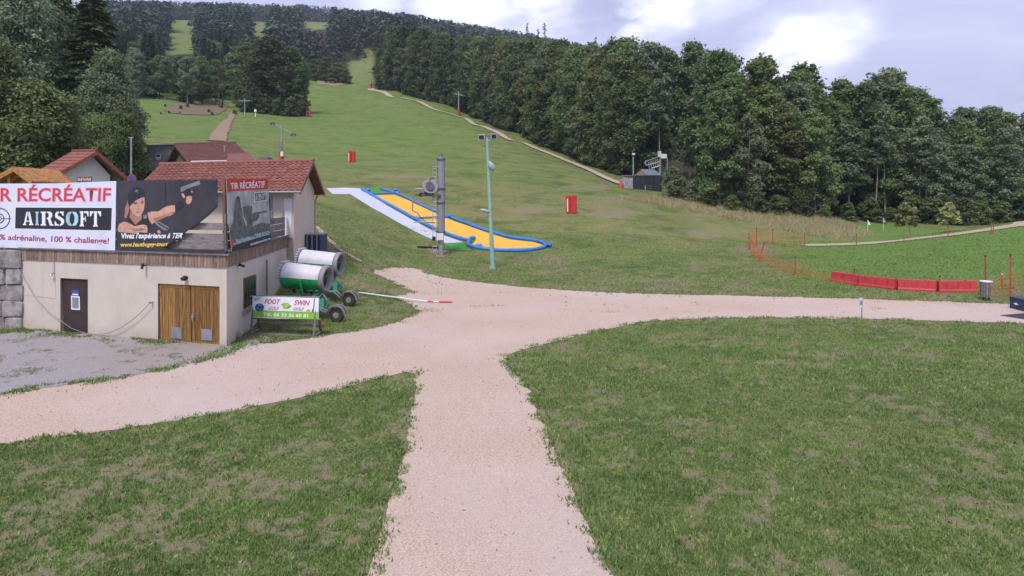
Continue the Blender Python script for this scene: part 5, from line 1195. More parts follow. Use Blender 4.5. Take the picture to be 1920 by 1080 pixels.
# ------------------------------------------------------------------ water slide
O6 = (600, 220, 3.376)
def gp(x, y, dz=0.0): return P(O6[0]+x/O6[2], O6[1]+y/O6[2], dz)
def gsheet(name, px, dz, mat, parent, it=0, cell=.7, jit=.0):
    poly = [tuple(gp(x, y)[:2]) for x, y in px]
    if it: poly = smooth_poly(poly, it)
    poly = densify(poly, .5, jit, 11); return sheet(name, poly, dz, mat, cell, parent)
ws = thing('water_slide', 'yellow water slide with blue inflated edges lying on the slope', 'water slide', tuple(gp(1000, 800)))
_ow = wloc(ws)
def reparent(o): o.data.transform(Matrix.Translation(-_ow)); return o
Lft = [(265, 462), (330, 498), (440, 560), (600, 648), (760, 728), (915, 786), (975, 782), (930, 800), (935, 818), (1000, 838), (1100, 848), (1250, 853), (1380, 845), (1445, 824), (1420, 800), (1350, 785), (1200, 768), (1050, 722), (850, 650), (700, 588), (560, 520), (470, 482), (385, 458)]
reparent(gsheet('sliding_sheet', [(340, 496), (470, 492), (560, 528), (700, 594), (850, 660), (1050, 730), (1200, 776), (1350, 792), (1415, 812), (1370, 835), (1250, 845), (1100, 840), (1000, 830), (960, 810), (985, 785), (915, 778), (760, 722), (600, 640), (440, 552)], .05, MT['slide_yellow'], ws))
tube_pts = [gp(x, y, .16) for x, y in Lft]
dense = []
for a, b in zip(tube_pts[:-1], tube_pts[1:]):
    m = max(1, int((b-a).length/.6)); dense += [a.lerp(b, k/m) for k in range(m)]
dense.append(tube_pts[-1])
for k in range(2):
    dense = [dense[0]]+[(dense[i-1]+dense[i]*2+dense[i+1])/4 for i in range(1, len(dense)-1)]+[dense[-1]]
for p in dense: p.z = float(gz(p.x, p.y))+.12
half_ = len(dense)
MB().tube(dense, [.17+.015*math.sin(i*1.3) for i in range(half_)], 10).build('inflated_edge', MT['slide_blue'], ws)
for (x, y) in ((305, 470), (322, 488), (480, 472), (490, 486), (610, 652), (820, 636), (1005, 830), (965, 778), (1446, 822)):
    c = gp(x, y, .2); rock('valve_roll', c-_ow, (.34, .26, .2), None, ws, 'slide_blue')
MB().tube([gp(330, 496, .22), gp(475, 490, .22)], .10, 8).build('cross_tube', MT['slide_blue'], ws); MB().tube([gp(610, 652, .22), gp(830, 640, .22)], .10, 8).build('cross_tube', MT['slide_blue'], ws)
reparent(gsheet('turf_mat', [(265, 448), (370, 446), (400, 480), (345, 490)], .03, MT['turf'], ws)); reparent(gsheet('turf_mat', [(790, 800), (905, 792), (915, 815), (960, 846), (790, 838)], .03, MT['turf'], ws))
wm = thing('walking_mat', 'long white walking mat beside the yellow water slide', 'mat', tuple(gp(600, 690))); _ow = wloc(wm)
reparent(gsheet('mat_strip', [(40, 450), (150, 446), (250, 450), (300, 480), (440, 568), (600, 660), (760, 742), (910, 792), (800, 800), (700, 770), (600, 722), (500, 668), (330, 575), (190, 487), (80, 486)], .02, MT['mat_white'], wm))

# ------------------------------------------------------------------ snow guns on trailers
def snow_gun(bx, by, rz, label):
    g = float(gz(bx, by)); o = thing('snow_gun', label, 'snow gun', (bx, by, g)); c, s = math.cos(rz), math.sin(rz)
    fw = Vector((c, s, 0)); lf = Vector((-s, c, 0)); b = Vector((bx, by, g)); ctr = b+UP*1.72+fw*-.05; tilt = -.06; fx = (fw+UP*tilt).normalized(); up = fx.cross(-lf).normalized() if fx.cross(-lf).z > 0 else -fx.cross(-lf).normalized()
    def shell(a0, a1, mat, nm, x0=-.95, x1=.80, r0=.57, r1=.51):
        n = 14; vs = []; fs = []
        for j in range(5):
            x = x0+(x1-x0)*j/4; r = r0+(r1-r0)*j/4
            for i in range(n+1):
                a = a0+(a1-a0)*i/n; vs.append(ctr+fx*x+(lf*math.cos(a)+up*math.sin(a))*r)
        for j in range(4):
            for i in range(n): fs.append((j*(n+1)+i, j*(n+1)+i+1, (j+1)*(n+1)+i+1, (j+1)*(n+1)+i))
        m = MB(); m.add(vs, fs, True); vin = [ctr+(v-ctr)*1.0-(v-ctr-fx*(v-ctr).dot(fx)).normalized()*.03 for v in vs]; m.add(vin, [f[::-1] for f in fs], True)
        return m.build(nm, mat, o)
    shell(-.02, math.pi+.02, MT['gun_white'], 'upper_barrel'); lo = shell(math.pi+.02, 2*math.pi-.02, MT['gun_green'], 'lower_barrel')
    for x in (-.6, -.25, .1, .4):
        vs = [ctr+fx*x+(lf*math.cos(a)+up*math.sin(a))*(.575-.033*(x+.95)) for a in np.linspace(math.pi, 2*math.pi, 12)]; MB().tube(vs, .018, 5).build('rib', MT['gun_green'], lo)
    n = 24; m = MB()
    prof = [(.76, .50), (.75, .56), (.90, .565), (.96, .54), (.96, .45), (.72, .44)]
    vs = [ctr+fx*x+(lf*math.cos(2*math.pi*i/n)+up*math.sin(2*math.pi*i/n))*r for x, r in prof for i in range(n)]
    m.add(vs, [(j*n+i, j*n+(i+1) % n, (j+1)*n+(i+1) % n, (j+1)*n+i) for j in range(len(prof)-1) for i in range(n)], True)
    rg = m.build('nozzle_ring', MT['ring'], o)
    disc(ctr+fx*.45, fx, .46, .02).build('fan_guard', MT['dsteel'], o)
    MB().tube([ctr+fx*.35, ctr+fx*.74], [.2, .13], 12).build('fan_hub', MT['black'], o)
    m = MB()
    for k in range(9):
        a = 2*math.pi*k/9; m.tube([ctr+fx*.6+(lf*math.cos(a)+up*math.sin(a))*.12, ctr+fx*.66+(lf*math.cos(a+.3)+up*math.sin(a+.3))*.5], [.02, .05], 4)
    m.build('fan_blades', MT['dsteel'], o)
    for k in range(10):
        z = -.5+k*.115; w_ = .62*math.sqrt(max(.1, 1-(z/.64)**2)); MB().box(ctr-fx*1.06+up*(z+.06), fx*.05, lf*w_, up*.022).build('grille_slat', MT['gun_white'], o)
    MB().tube([ctr-fx*.98+lf*.6, ctr-fx*.98-lf*.6], .03, 6).build('grille_bar', MT['gun_mint'], o)
    # pivot fork, cabinet, chassis
    m = MB()
    for k in (-1, 1): m.tube([ctr+lf*.63*k-up*.05, b+UP*.92+lf*.5*k, b+UP*.85+lf*.1*k], .055, 6)
    m.build('pivot_fork', MT['gun_green'], o)
    MB().tube([b+UP*.45, b+UP*.98], .16, 10).build('pivot_column', MT['gun_mint'], o)
    MB().box(b+UP*.72-fw*.62, fw*.42, lf*.34, UP*.26).build('cabinet', MT['gun_green'], o)
    MB().tube([b+UP*.62+fw*.25-lf*.05, b+UP*.98+fw*.35-lf*.05, b+UP*1.1+fw*.66-lf*.05], .11, 8).tube([b+UP*.55+fw*.1, b+UP*.78+fw*.75, b+UP*.55+fw*.95], .09, 8).build('hydrant_pipe', MT['gun_mint'], o)
    MB().box(b+UP*.62+fw*.1-lf*.35, fw*.5, lf*.05, UP*.05).tube([ctr-up*.62-lf*.25+fw*.25, b+UP*.62-lf*.3+fw*.05], .035, 6).build('tilt_jack', MT['dsteel'], o)
    ch_ = MB()
    for k in (-1, 1): ch_.tube([b+UP*.42+lf*.38*k-fw*1.1, b+UP*.42+lf*.38*k+fw*.7], .05, 6)
    ch_.tube([b+UP*.42-lf*.5, b+UP*.42+lf*.5], .05, 6).tube([b+UP*.42-fw*1.0-lf*.4, b+UP*.42-fw*1.0+lf*.4], .05, 6); ch_.build('chassis', MT['gun_grey'], o)
    MB().box(b+UP*.60+fw*.55, fw*.30, lf*.28, UP*.2).build('pump_box', MT['gun_mint'], o)
    MB().tube([b+UP*.8+fw*.5-lf*.2, b+UP*1.05+fw*.8-lf*.25, b+UP*.7+fw*1.05-lf*.25, b+UP*.45+fw*.9-lf*.2], .045, 6).build('hose', MT['gun_grey'], o)
    # long arm carrying the wheels in front
    for k, x in ((-1, 1.55), (1, -.6), (-1, -.95)):
        wc = b+fw*x+lf*(.52*k); wc.z = float(gz(wc.x, wc.y))+.30
        wl = MB().tube([wc-lf*.10, wc-lf*.07, wc+lf*.07, wc+lf*.10], [.26, .31, .31, .26], 18).build('wheel', MT['rubber'], o)
        MB().tube([wc-lf*.12, wc+lf*.12], .13, 10).build('rim', MT['steel'], wl)
        if x > 0:
            for d in (-.15, .15):
                arc = [b+UP*.40+lf*.45*k+fw*.55+lf*d*.4, b+UP*.42+lf*.5*k+fw*.85+lf*d]+[wc+lf*d+fw*(math.cos(a)*.40)+UP*(math.sin(a)*.40) for a in np.linspace(math.pi*.92, .05, 8)]
                MB().tube(arc, .045, 7).build('mudguard_tube', MT['gun_grey'], o)
    return o
g1 = P(585, 590); snow_gun((578-CX)/F*27.6, 27.6, -.16, 'front snow gun, white over green barrel, nearest to the sign')
snow_gun((606-CX)/F*30.6, 30.6, -.16, 'rear snow gun, white over green barrel, behind the other')
# red and white pole lying on the ground
a, b = P(672, 551, .06), P(848, 569, .06)
rw = thing('marker_pole', 'long white pole with red bands lying on the grass and path', 'pole', tuple(a))
ks = [0, .74, .80, .86, .91, 1.0]
for i in range(5):
    p0, p1 = a.lerp(b, ks[i]), a.lerp(b, ks[i+1]); p0.z = float(gz(p0.x, p0.y))+.06; p1.z = float(gz(p1.x, p1.y))+.06
    MB().tube([p0, p1], .035, 7).build('pole_section', MT['white'] if i % 2 == 0 and i < 4 else MT['red_pad'], rw)
# slatted crate behind the guns
cp = Plane(at(570, 470, 35.2), Vector((1, .12))); cr = thing('slatted_container', 'dark blue slatted container behind the rear snow gun', 'container', tuple(G(584, 35.5)))
z0 = float(gz(-11, 35.3)); zt_ = at(585, 441, 35.2).z
x0, x1 = at(569, 0, 35.2).x, at(600, 0, 35.2).x
MB().abox(x0, x1, 35.3, 36.6, z0-.3, zt_).build('body', MT['navy'], cr)
MB().abox(x0-.04, x1+.04, 35.2, 36.7, zt_, zt_+.06).build('lid', MT['vent'], cr)
for k in range(7): xx = x0+.05+(x1-x0-.1)*k/6; MB().abox(xx-.035, xx+.035, 35.22, 35.29, z0-.2, zt_-.02).build('slat', MT['vent'] if k % 2 else MT['navy'], cr)

# ------------------------------------------------------------------ footgolf sign on its frame
O4 = (400, 420, 4.154)
gl = P(473, 626); gr = P(599, 632)
SP = Plane(gl, (gr-gl).to_2d()); sgn = thing('advertising_sign', 'white and green board with pink lettering on a dark wooden stand', 'sign', tuple(gl.lerp(gr, .5)))
bdp = [(312, 560), (826, 576), (822, 746), (310, 726)]
board = flat('board', bdp, SP, .05, MT['ink_white'], sgn, .03, O4)
flat('green_band', [(311, 668), (824, 684), (822, 742), (310, 722)], SP, .053, MT['lime'], board, 0, O4)
lettering('FOOT', [(410, 582), (530, 586), (524, 624), (404, 619)], SP, .056, MT['pink'], board, bold=.02, shear=.2, org=O4)
lettering('SWIN', [(640, 590), (758, 594), (752, 635), (633, 630)], SP, .056, MT['pink'], board, bold=.02, shear=.2, org=O4)
lettering('GOLF', [(442, 641), (520, 643), (514, 669), (436, 667)], SP, .056, MT['pink'], board, bold=.01, shear=.2, org=O4)
lettering('GOLF', [(634, 646), (714, 649), (708, 674), (628, 672)], SP, .056, MT['pink'], board, bold=.01, shear=.2, org=O4)
lettering('Tél. 06 33 36 60 81', [(395, 687), (745, 698), (742, 727), (393, 716)], SP, .057, MT['ink_white'], board, bold=.025, org=O4)
lettering('ici', [(325, 572), (354, 573), (350, 592), (321, 591)], SP, .058, MT['blue_ink'], board, bold=.01, shear=.2, org=O4)
flat('corner_patch', [(313, 562), (378, 564), (366, 590), (340, 604), (313, 606)], SP, .055, MT['ink_cyan'], board, 0, O4)
def blob(cx, cy, rx, ry, mat, off, n=18): return flat('printed_ball', [(cx+rx*math.cos(6.2832*i/n), cy+ry*math.sin(6.2832*i/n)) for i in range(n)], SP, off, mat, board, 0, O4)
blob(366, 648, 36, 31, MT['blue_ink'], .055); 
for (dx, dy) in ((0, 0), (22, -10), (-20, -12), (14, 20), (-15, 19)): blob(366+dx, 648+dy, 7.5, 6.5, MT['ink_black'], .0575, 6)
for (dx, dy) in ((11, -14), (-3, -20), (-12, 4), (4, 15)): blob(366+dx, 648+dy, 5, 4, MT['ink_cyan'], .057, 6)
flat('emblem', [(532, 622), (560, 612), (590, 616), (610, 634), (628, 632), (600, 644), (560, 640), (538, 632)], SP, .055, MT['lime'], board, 0, O4)
flat('emblem', [(540, 640), (570, 648), (612, 642), (590, 656), (562, 658)], SP, .056, MT['turf'], board, 0, O4)
flat('emblem', [(556, 626), (580, 622), (600, 632), (576, 636)], SP, .0565, MT['ink_yellow'], board, 0, O4)
blob(746, 676, 15, 14, MT['orange_ink'], .056)
flat('printed_club', [(790, 578), (797, 578), (786, 690), (772, 686), (776, 660), (783, 660)], SP, .056, MT['blue_ink'], board, 0, O4)
mb = MB().tube([SP.pix(400+285/4.154, 420+562/4.154, .0), SP.pix(400+828/4.154, 420+572/4.154, .0)], .04, 6); mb.build('top_rail', MT['rail'], sgn)
MB().tube([SP.pix(400+300/4.154, 420+734/4.154, .03), SP.pix(400+842/4.154, 420+742/4.154, .03)], .03, 6).build('lower_rail', MT['rafter'], sgn)
bk = Vector((.05, .75, 0))
for uu2, vt2, vb2 in ((318, 562, 855), (805, 572, 882)):
    pT = SP.pix(400+uu2/4.154, 420+vt2/4.154, -.04); pB = SP.pix(400+(uu2-12)/4.154, 420+vb2/4.154, .12); pK = pB+bk; pK.z = float(gz(pK.x, pK.y))
    MB().tube([pT, pB], .05, 4).build('front_leg', MT['rail'], sgn); MB().tube([pT, pK], .05, 4).build('rear_leg', MT['post'], sgn)
    MB().tube([pB+UP*.05, pK+UP*.06], .045, 4).build('foot_beam', MT['rail'], sgn)
p0 = SP.pix(400+298/4.154, 420+852/4.154, .10); p1 = SP.pix(400+820/4.154, 420+880/4.154, .10)
MB().box((p0+p1)/2, (p1-p0)/2, SP.n3()*.06, UP*.05).build('base_beam', MT['rail'], sgn)
q0, q1 = p0+bk+UP*.28, p1+bk+UP*.28; MB().box((q0+q1)/2, (q1-q0)/2, SP.n3()*.05, UP*.045).build('cross_beam', MT['rail'], sgn)

# ------------------------------------------------------------------ right-hand side: barriers, stakes, nets, bin, box
BQ = [((1561, 526), (1612, 535), 'red plastic barrier at the far left end of the curved row'), ((1613, 535), (1682, 543), 'second red plastic barrier from the left in the curved row'),
      ((1683, 543), (1756, 547), 'third red plastic barrier from the left in the curved row'), ((1758, 547), (1830, 547), 'red plastic barrier at the right end of the row nearest the bin')]
for (a, b, lab) in BQ:
    pa, pb2 = P(*a), P(*b); o = thing('plastic_barrier', lab, 'barrier', tuple(pa.lerp(pb2, .5)), 'red plastic barriers in a curved row')
    d = (pb2-pa); ln = d.length; d.normalize(); n_ = Vector((d.y, -d.x, 0)).normalized(); mid = pa.lerp(pb2, .5)
    secs = [(-.0, .24), (.08, .24), (.16, .19), (.52, .145), (.60, .13)]
    m = MB(); pts = [(-w, z) for z, w in secs]+[(w, z) for z, w in secs[::-1]]
    m.prism([mid-d*(ln/2-.03)+n_*x+UP*z for x, z in pts], d*(ln-.06)); m.build('body', MT['red_barrier'], o)
    for f_ in (-.3, .0, .3):
        MB().box(mid+d*(ln*f_)+n_*.185+UP*.32, d*.012, n_*.012, UP*.24).build('groove_rib', MT['red_pad'], o)
    MB().tube([mid+d*(ln*.22)+UP*.58, mid+d*(ln*.22)+UP*.65], .07, 8).build('filler_cap', MT['red_pad'], o)
    MB().box(mid+d*(ln/2-.01)+UP*.3, d*.03, n_*.08, UP*.2).build('coupling', MT['red_pad'], o)
def stake(u_, v0, v1, label, u1=None, r=.035, capm=None):
    b = P(u_, v1); s = b.y/F; t = b+Vector((((u1 or u_)-u_)*s, 0, (v1-v0)*s))
    o = thing('marker_stake', label, 'stake', tuple(b), 'red marker stakes'); MB().tube([b-UP*.15, t], r, 7).build('rod', MT['stake'], o)
    MB().tube([t-UP*.04, t+UP*.03], r*1.25, 7).build('cap', MT['white'] if capm else MT['black'], o); return b, t
S = {}
for key, args in {'a': (1404.5, 438, 468, 'leftmost red stake of the orange net'), 'b': (1418.5, 428, 460, 'tall red stake at the back left corner of the orange net'), 'c': (1449, 430, 458, 'red stake at the right end of the short upper net'),
   'd': (1509, 438, 461, 'red stake at the start of the stone track'), 'e': (1606, 439, 460, 'red stake left of the small golf flags'), 'f': (1695, 433, 454, 'red stake in front of the left sapling'),
   'g': (1778, 427, 445, 'red stake in front of the right sapling'), 'h': (1859, 417, 439, 'left one of the red stake pair near the right edge'), 'i': (1862.5, 416, 438, 'right one of the red stake pair near the right edge'),
   'k': (1491, 482, 517, 'red stake in the net before the barriers begin'), 'l': (1602, 505, 538, 'red stake leaning on the leftmost barrier'), 'm': (1762, 518, 556, 'red stake in front of the rightmost barrier'),
   'n': (1848, 480, 560, 'tall red stake behind the litter bin'), 'o': (1895, 478, 557, 'tallest red stake right of the litter bin'), 'p': (1879, 514, 546, 'short red stake with a white cap in the right net')}.items():
    S[key] = stake(*args, r=.04 if key in 'no' else .035, capm=key == 'p')
S['j'] = stake(1421, 458, 491, 'red stake tilted to the right at the bend of the net', 1432)
def net(points, label, cell=.16, th=.006, sag=.12, hgt=None):
    mid = points[0][0]; o = thing('safety_net', label, 'net', tuple(mid)); m = MB(); V = []; Fc = []
    def strand(p, q):
        d = (q-p); ax = Vector((0, 0, 1)) if abs(d.normalized().z) < .7 else Vector((1, 0, 0)); b = len(V); a = ax*th
        a2 = d.cross(ax).normalized()*th
        V.extend([p-a, q-a, q+a2, p+a2, p+a, q+a]); Fc.extend([(b, b+1, b+2, b+3), (b+3, b+2, b+5, b+4), (b+4, b+5, b+1, b)])
    for (b0, t0), (b1, t1) in zip(points[:-1], points[1:]):
        ln = (b1-b0).length; n = max(2, int(ln/cell)); rows = max(3, int(((t0-b0).length+(t1-b1).length)/2*.92/cell))
        grid = []
        for i in range(n+1):
            a = i/n; bb = b0.lerp(b1, a); bb.z = float(gz(bb.x, bb.y))+.03; tt = t0.lerp(t1, a)-UP*(sag*4*a*(1-a)+.06)
            grid.append([bb.lerp(tt, j/rows)+Vector((0, .03*math.sin(i*1.7+j), 0)) for j in range(rows+1)])
        for i in range(n+1):
            for j in range(rows+1):
                if i < n: strand(grid[i][j], grid[i+1][j])
                if j < rows: strand(grid[i][j], grid[i][j+1])
    m.add(V, Fc); m.build('mesh', MT['net'], o); return o
def low(s, f): return (s[0], s[0].lerp(s[1], f))
net([low(S['a'], .95), low(S['b'], .95), low(S['c'], .95)], 'orange net round the back left corner of the enclosure')
net([low(S['a'], .95), low(S['j'], .85), low(S['k'], .72), low(S['l'], .55)], 'sagging orange net running down towards the red barriers', sag=.22)
net([low(S['c'], .9), low(S['d'], .75)], 'thin orange net between the corner and the stone track')
e_ = G(2010, S['o'][0].y*.985); 
net([(S['n'][0], S['n'][0]+UP*1.15), (S['o'][0], S['o'][0]+UP*1.35), (e_, e_+UP*1.3)], 'orange net at the right edge behind the litter bin', sag=.05)
# litter bin of wooden slats
bb = P(1849, 563); bn_ = thing('litter_bin', 'round wooden slat litter bin on short legs beside the path', 'litter bin', tuple(bb))
sm = vec_box((.045, 0, 0), (0, .014, 0), (0, 0, .38), MT['rail'], 'slat')
for k in range(14):
    a = 2*math.pi*k/14; o = piece('slat', sm, bn_, bb+Vector((.24*math.sin(a), -.24*math.cos(a), .55))); o.rotation_euler = (0, 0, a)
MB().tube([bb+UP*.18, bb+UP*.94], .215, 14).build('liner', MT['dsteel'], bn_); MB().tube([bb+UP*.93, bb+UP*.98], .28, 16).build('rim', MT['white'], bn_)
for k in (-1, 1): MB().abox(bb.x+k*.14-.03, bb.x+k*.14+.03, bb.y-.03, bb.y+.03, bb.z-.1, bb.z+.2).build('leg', MT['post'], bn_)
# white notice on a post at the path
nb2 = P(1616, 598); s = nb2.y/F; no = thing('notice_post', 'small white notice on a thin post at the edge of the path', 'sign', tuple(nb2))
MB().tube([nb2-UP*.1, nb2+UP*40*s], .022, 6).build('post', MT['rail'], no); MB().box(nb2+UP*30*s+Vector((-2*s, -.03, 0)), (4.2*s, .04, 0), (0, .008, 0), UP*9.5*s).build('plate', MT['white'], no)
MB().box(nb2+UP*30*s+Vector((-2*s, -.042, 0)), (3.0*s, .03, 0), (0, .004, 0), UP*4*s).build('print', MT['vent'], no)
# navy box with a white emblem, dark pointed patch flat on the path beside it
q = P(1893, 578); d = (P(1925, 586)-q); d = Vector((d.x, d.y, 0)).normalized(); dn = Vector((-d.y, d.x, 0)); o = thing('navy_box', 'navy blue box with a white emblem at the right edge of the path', 'box', tuple(q))
hb = 21/F*q.y; MB().prism([q, q+d*2.4, q+d*2.4+dn*.8, q+dn*.8], UP*hb).build('body', MT['navy'], o)
MB().prism([q-d*.02-dn*.02+UP*hb, q+d*2.42-dn*.02+UP*hb, q+d*2.42+dn*.82+UP*hb, q-d*.02+dn*.82+UP*hb], UP*.03).build('lid', MT['navy'], o)
ep = [(0, 0), (.16, .05), (.24, .10), (.31, .05), (.48, .0), (.32, -.03), (.24, -.06), (.14, -.03)]
m = MB(); e0 = q+d*.26+UP*hb*.5-dn*.004; m.prism([e0+d*(x*.8)+UP*(y*.8) for x, y in ep], -dn*.006).build('emblem', MT['ink_white'], o)
mp_ = [tuple(P(u_, v_)[:2]) for u_, v_ in ((1874, 592), (1930, 588), (1990, 590), (1990, 602), (1930, 601))]
mt_ = sheet('dark_patch', densify(mp_, .3, 0, 4), .03, MT['anthracite'], .5, label=None); del mt_['kind']; tag(mt_, 'dark pointed patch on the path at the right edge', 'mat')
# two golf flags and a white marker
for (u_, v_, vt, lab) in ((1627, 441, 412, 'left pale flag on the golf green'), (1656, 434, 408, 'right pale flag on the golf green')):
    b = P(u_, v_, ymin=66); s = b.y/F; o = thing('golf_flag', lab, 'flag', tuple(b)); MB().tube([b-UP*.1, b+UP*(v_-vt)*s], .022, 6).build('pole', MT['white'], o)
    t = b+UP*(v_-vt)*s; MB().prism([t, t-UP*.62, t+Vector((.30, -.1, -.56))], (0, .015, 0)).build('pennant', MT['white'] if u_ < 1640 else MT['skin'], o)
# ------------------------------------------------------------------ lift hut and drive station at the wood
hb_ = P(1206, 356); Yh = hb_.y; s = Yh/F; lh = thing('lift_hut', 'black clad lift hut with a blue-grey sheet roof at the edge of the wood', 'hut', tuple(hb_))
g0 = float(gz((1205-CX)/F*Yh, Yh))
xa, xb, xc = at(1167, 0, Yh).x, at(1187, 0, Yh).x, at(1241, 0, Yh).x; zt_ = at(0, 329.5, Yh).z; zb_ = g0-1.0
MB().abox(xb, xc, Yh+.06, Yh+4.0, zb_, zt_).build('wall', MT['anthracite'], lh)
nk = 16
km = vec_box(((xc-xb)/nk/2-.012, 0, 0), (0, .02, 0), (0, 0, (zt_-zb_)/2), MT['anthracite'], 'cladding_panel')
for k in range(nk): piece('cladding_panel', km, lh, ((xb+(xc-xb)*(k+.5)/nk), Yh+.03, (zt_+zb_)/2))
MB().abox(xa, xb-.02, Yh+.1, Yh+2.8, zb_, zt_-.35).build('annex', MT['hut_plank'], lh)
for k in range(5): xx = xa+.1+(xb-xa-.2)*k/4; MB().abox(xx-.05, xx+.05, Yh+.12, Yh+.2, zt_-.35, zt_).build('annex_post', MT['hut_plank'], lh)
MB().abox(xa-.05, xb, Yh+.05, Yh+2.9, zt_, zt_+.08).build('annex_beam', MT['hut_plank'], lh)
MB().abox(xb, xc+.1, Yh-.05, Yh+4.1, zt_, zt_+.07).build('parapet', MT['dsteel'], lh)
r0 = at(1201, 318.5, Yh+2.2); r1 = at(1226, 318.5, Yh+2.2); e0 = at(1212, 329, Yh+.2); e1 = at(1240, 329, Yh+.2); el = at(1191, 329, Yh+.8)
MB().prism([e0, e1, r1, r0], UP*.1).build('roof', MT['slate_blue'], lh)
MB().prism([Vector((e0.x, Yh+.35, zt_+.07)), r0-UP*.05, Vector((el.x, Yh+2.5, zt_+.07))], Vector((.1, .1, 0))).build('gable', MT['post'], lh)
MB().prism([r0, r1, r1+Vector((.3, 2.2, -1.0)), r0+Vector((.0, 2.2, -1.0))], UP*.1).build('back_roof', MT['slate_blue'], lh)
hl = G(1187.5, Yh+.5); hp_ = thing('hut_lamp_post', 'pale green lamp post at the left corner of the black lift hut', 'lamp post', tuple(hl)); zt2 = at(0, 290, hl.y).z
MB().tube([hl-UP*.2, (hl.x, hl.y, zt2)], .09, 8).build('pole', MT['mint'], hp_); MB().box((hl.x, hl.y-.1, zt2+.1), (.22, 0, 0), (0, .2, 0), UP*.14).build('lamp_head', MT['white'], hp_)
ds_b = G(1238, Yh+5); Yd = ds_b.y; dsn = thing('lift_drive_station', 'grey lift drive station with slanting arm above the black hut', 'lift station', tuple(ds_b))
MB().tube([ds_b-UP*.4, at(1238, 293, Yd)], .22, 10).build('mast', MT['steel'], dsn); q = G(1251, Yd); MB().tube([at(1251, 330, Yd-.3), at(1251, 297, Yd-.3), at(1247, 294, Yd-.3)], .12, 8).build('pipe', MT['steel'], dsn)
q = G(1243, Yd+.4); MB().tube([q-UP*.4, at(1243, 295, Yd+.4)], .12, 8).build('rear_mast', MT['dsteel'], dsn)
MB().box(at(1244, 293, Yd-.2), (.5, 0, 0), (0, .3, 0), UP*.38).build('cabinet', MT['white'], dsn); MB().box(at(1236.5, 289, Yd-.2), (.25, 0, 0), (0, .25, 0), UP*.5).build('motor', MT['gun_white'], dsn)
MB().tube([at(1238, 294, Yd-.1), at(1212, 303, Yd-.1)], .2, 8).build('arm', MT['dsteel'], dsn); MB().tube([at(1238, 303, Yd-.1), at(1214, 310, Yd-.1)], .12, 6).build('lower_arm', MT['steel'], dsn)
MB().tube([at(1212, 302, Yd-.1), at(1209.5, 305, Yd-.1), at(1213, 310.5, Yd-.1)], .16, 8).build('arm_end', MT['steel'], dsn)
for k in range(6): u_ = 1216+k*4; MB().tube([at(u_, 302-k*1.2, Yd-.15), at(u_+2, 318-k*1.2, Yd-.15)], .1, 6).build('hanger', MT['steel'], dsn)
MB().tube([at(1222, 316, Yd-.2), at(1238, 311, Yd-.2)], .12, 6).build('brace', MT['steel'], dsn)
# rope fence with two white posts in front of the hut
rf = thing('rope_fence', 'short white post and rope fence in front of the black lift hut', 'fence', tuple(P(1220, 357)))
ps = [P(1210, 359), P(1232, 357)]
for p in ps: MB().tube([p-UP*.2, p+UP*1.05], .08, 7).build('post', MT['hut_plank'], rf)
for z in (.95, .55): MB().tube([ps[0].lerp(ps[1], k/8)+UP*(z-.7*(k/8)*(1-k/8)) for k in range(9)]+[ps[1]+Vector((1.5, 0, z-.2))], .035, 5).build('rope', MT['hut_plank'], rf)
b = P(1165, 352); o = thing('red_cone', 'small red safety pad at the lower end of the dirt track', 'safety pad', tuple(b)); MB().tube([b-UP*.1, b+UP*.5, b+UP*.8], [.42, .4, .1], 10).build('pad', MT['red_pad'], o); MB().tube([b, b+UP*.95], .05, 6).build('post', MT['stake'], o)
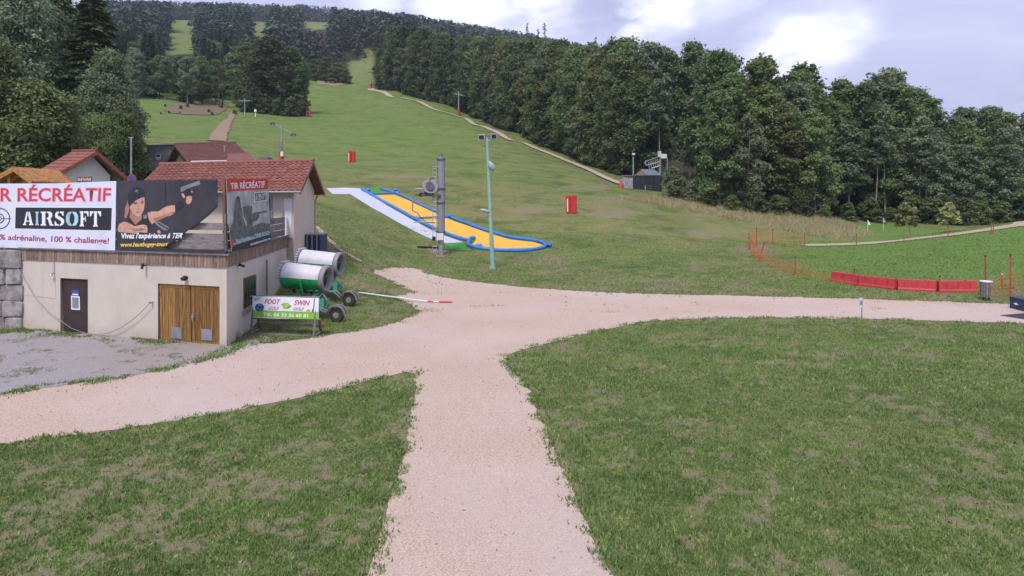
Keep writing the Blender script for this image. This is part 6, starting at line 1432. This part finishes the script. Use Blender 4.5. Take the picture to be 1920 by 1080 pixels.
# parked dark machinery cover beside the brown chalet
b = at(492, 301, 66); zb0 = float(gz(b.x, 66)); o = thing('parked_groomer', 'dark covered snow groomer half hidden right of the brown chalet', 'snow groomer', (b.x, 66, zb0))
MB().abox(b.x-1.1, b.x+1.3, 65.2, 67, zb0, b.z-.1).build('body', MT['navy'], o); MB().prism([(b.x-.3, 65.4, b.z-.1), (b.x+.9, 65.4, b.z-.1), (b.x+.7, 65.5, b.z+.35), (b.x-.1, 65.5, b.z+.35)], (0, 1.3, 0)).build('cab', MT['dsteel'], o)
for k in (-1, 1): MB().abox(b.x-1.5, b.x+1.7, 66.1+k*.9-.3, 66.1+k*.9+.3, zb0-.1, zb0+.7).build('track', MT['black'], o)
MB().box((b.x-1.0, 65.1, b.z-.3), (.35, 0, 0), (0, .1, 0), UP*.5).build('blade', MT['slate_blue'], o)

# loose stones on the gravel
r_ = np.random.default_rng(9); n = 5000; Y = (6.5**1.1+(34**1.1-6.5**1.1)*r_.uniform(0, 1, n))**(1/1.1); X = (r_.uniform(-100, 2050, n)-CX)/F*Y
k = inpoly(X+r_.normal(size=n)*.15, Y+r_.normal(size=n)*.15, PATH) | inpoly(X, Y, YARD); X, Y = X[k], Y[k]; n = len(X); s = np.exp(r_.normal(-4.55, .4, n)); Z = gz(X, Y)+.022
o6 = np.array([(1,0,0),(0,1,0),(-1,0,0),(0,-1,0),(0,0,.6),(0,0,-.6)])[None]*s[:, None, None]*r_.uniform(.6, 1.3, (n, 6, 1))
V = (o6+np.stack([X, Y, Z], 1)[:, None]).reshape(-1, 3); tri = np.array([(0,1,4),(1,2,4),(2,3,4),(3,0,4),(1,0,5),(2,1,5),(3,2,5),(0,3,5)])[None]+(np.arange(n)*6)[:, None, None]
me = np_mesh('loose_stones', V, None, tri.reshape(-1, 3), M('loose_pale_stone', (.5, .42, .36), .95, var=.3, scale=2)); tag(link('loose_stones', me), 'small loose stones scattered over the gravel', 'stones', kind='stuff')
# far air
hz = MB().abox(-2600, 2600, -30, 3050, -6, 400).build('haze', None); tag(hz, 'thin pale summer haze over the valley', 'haze', kind='stuff')
m = bpy.data.materials.new('haze_air'); m.use_nodes = True; t = m.node_tree; t.nodes.clear()
pv_ = N(t, 'ShaderNodeVolumePrincipled', i_Density=.00016, i_Anisotropy=.1); pv_.inputs['Color'].default_value = (.72, .80, .95, 1)
mo = N(t, 'ShaderNodeOutputMaterial'); L(t, pv_.outputs[0], mo.inputs['Volume']); hz.data.materials.append(m)
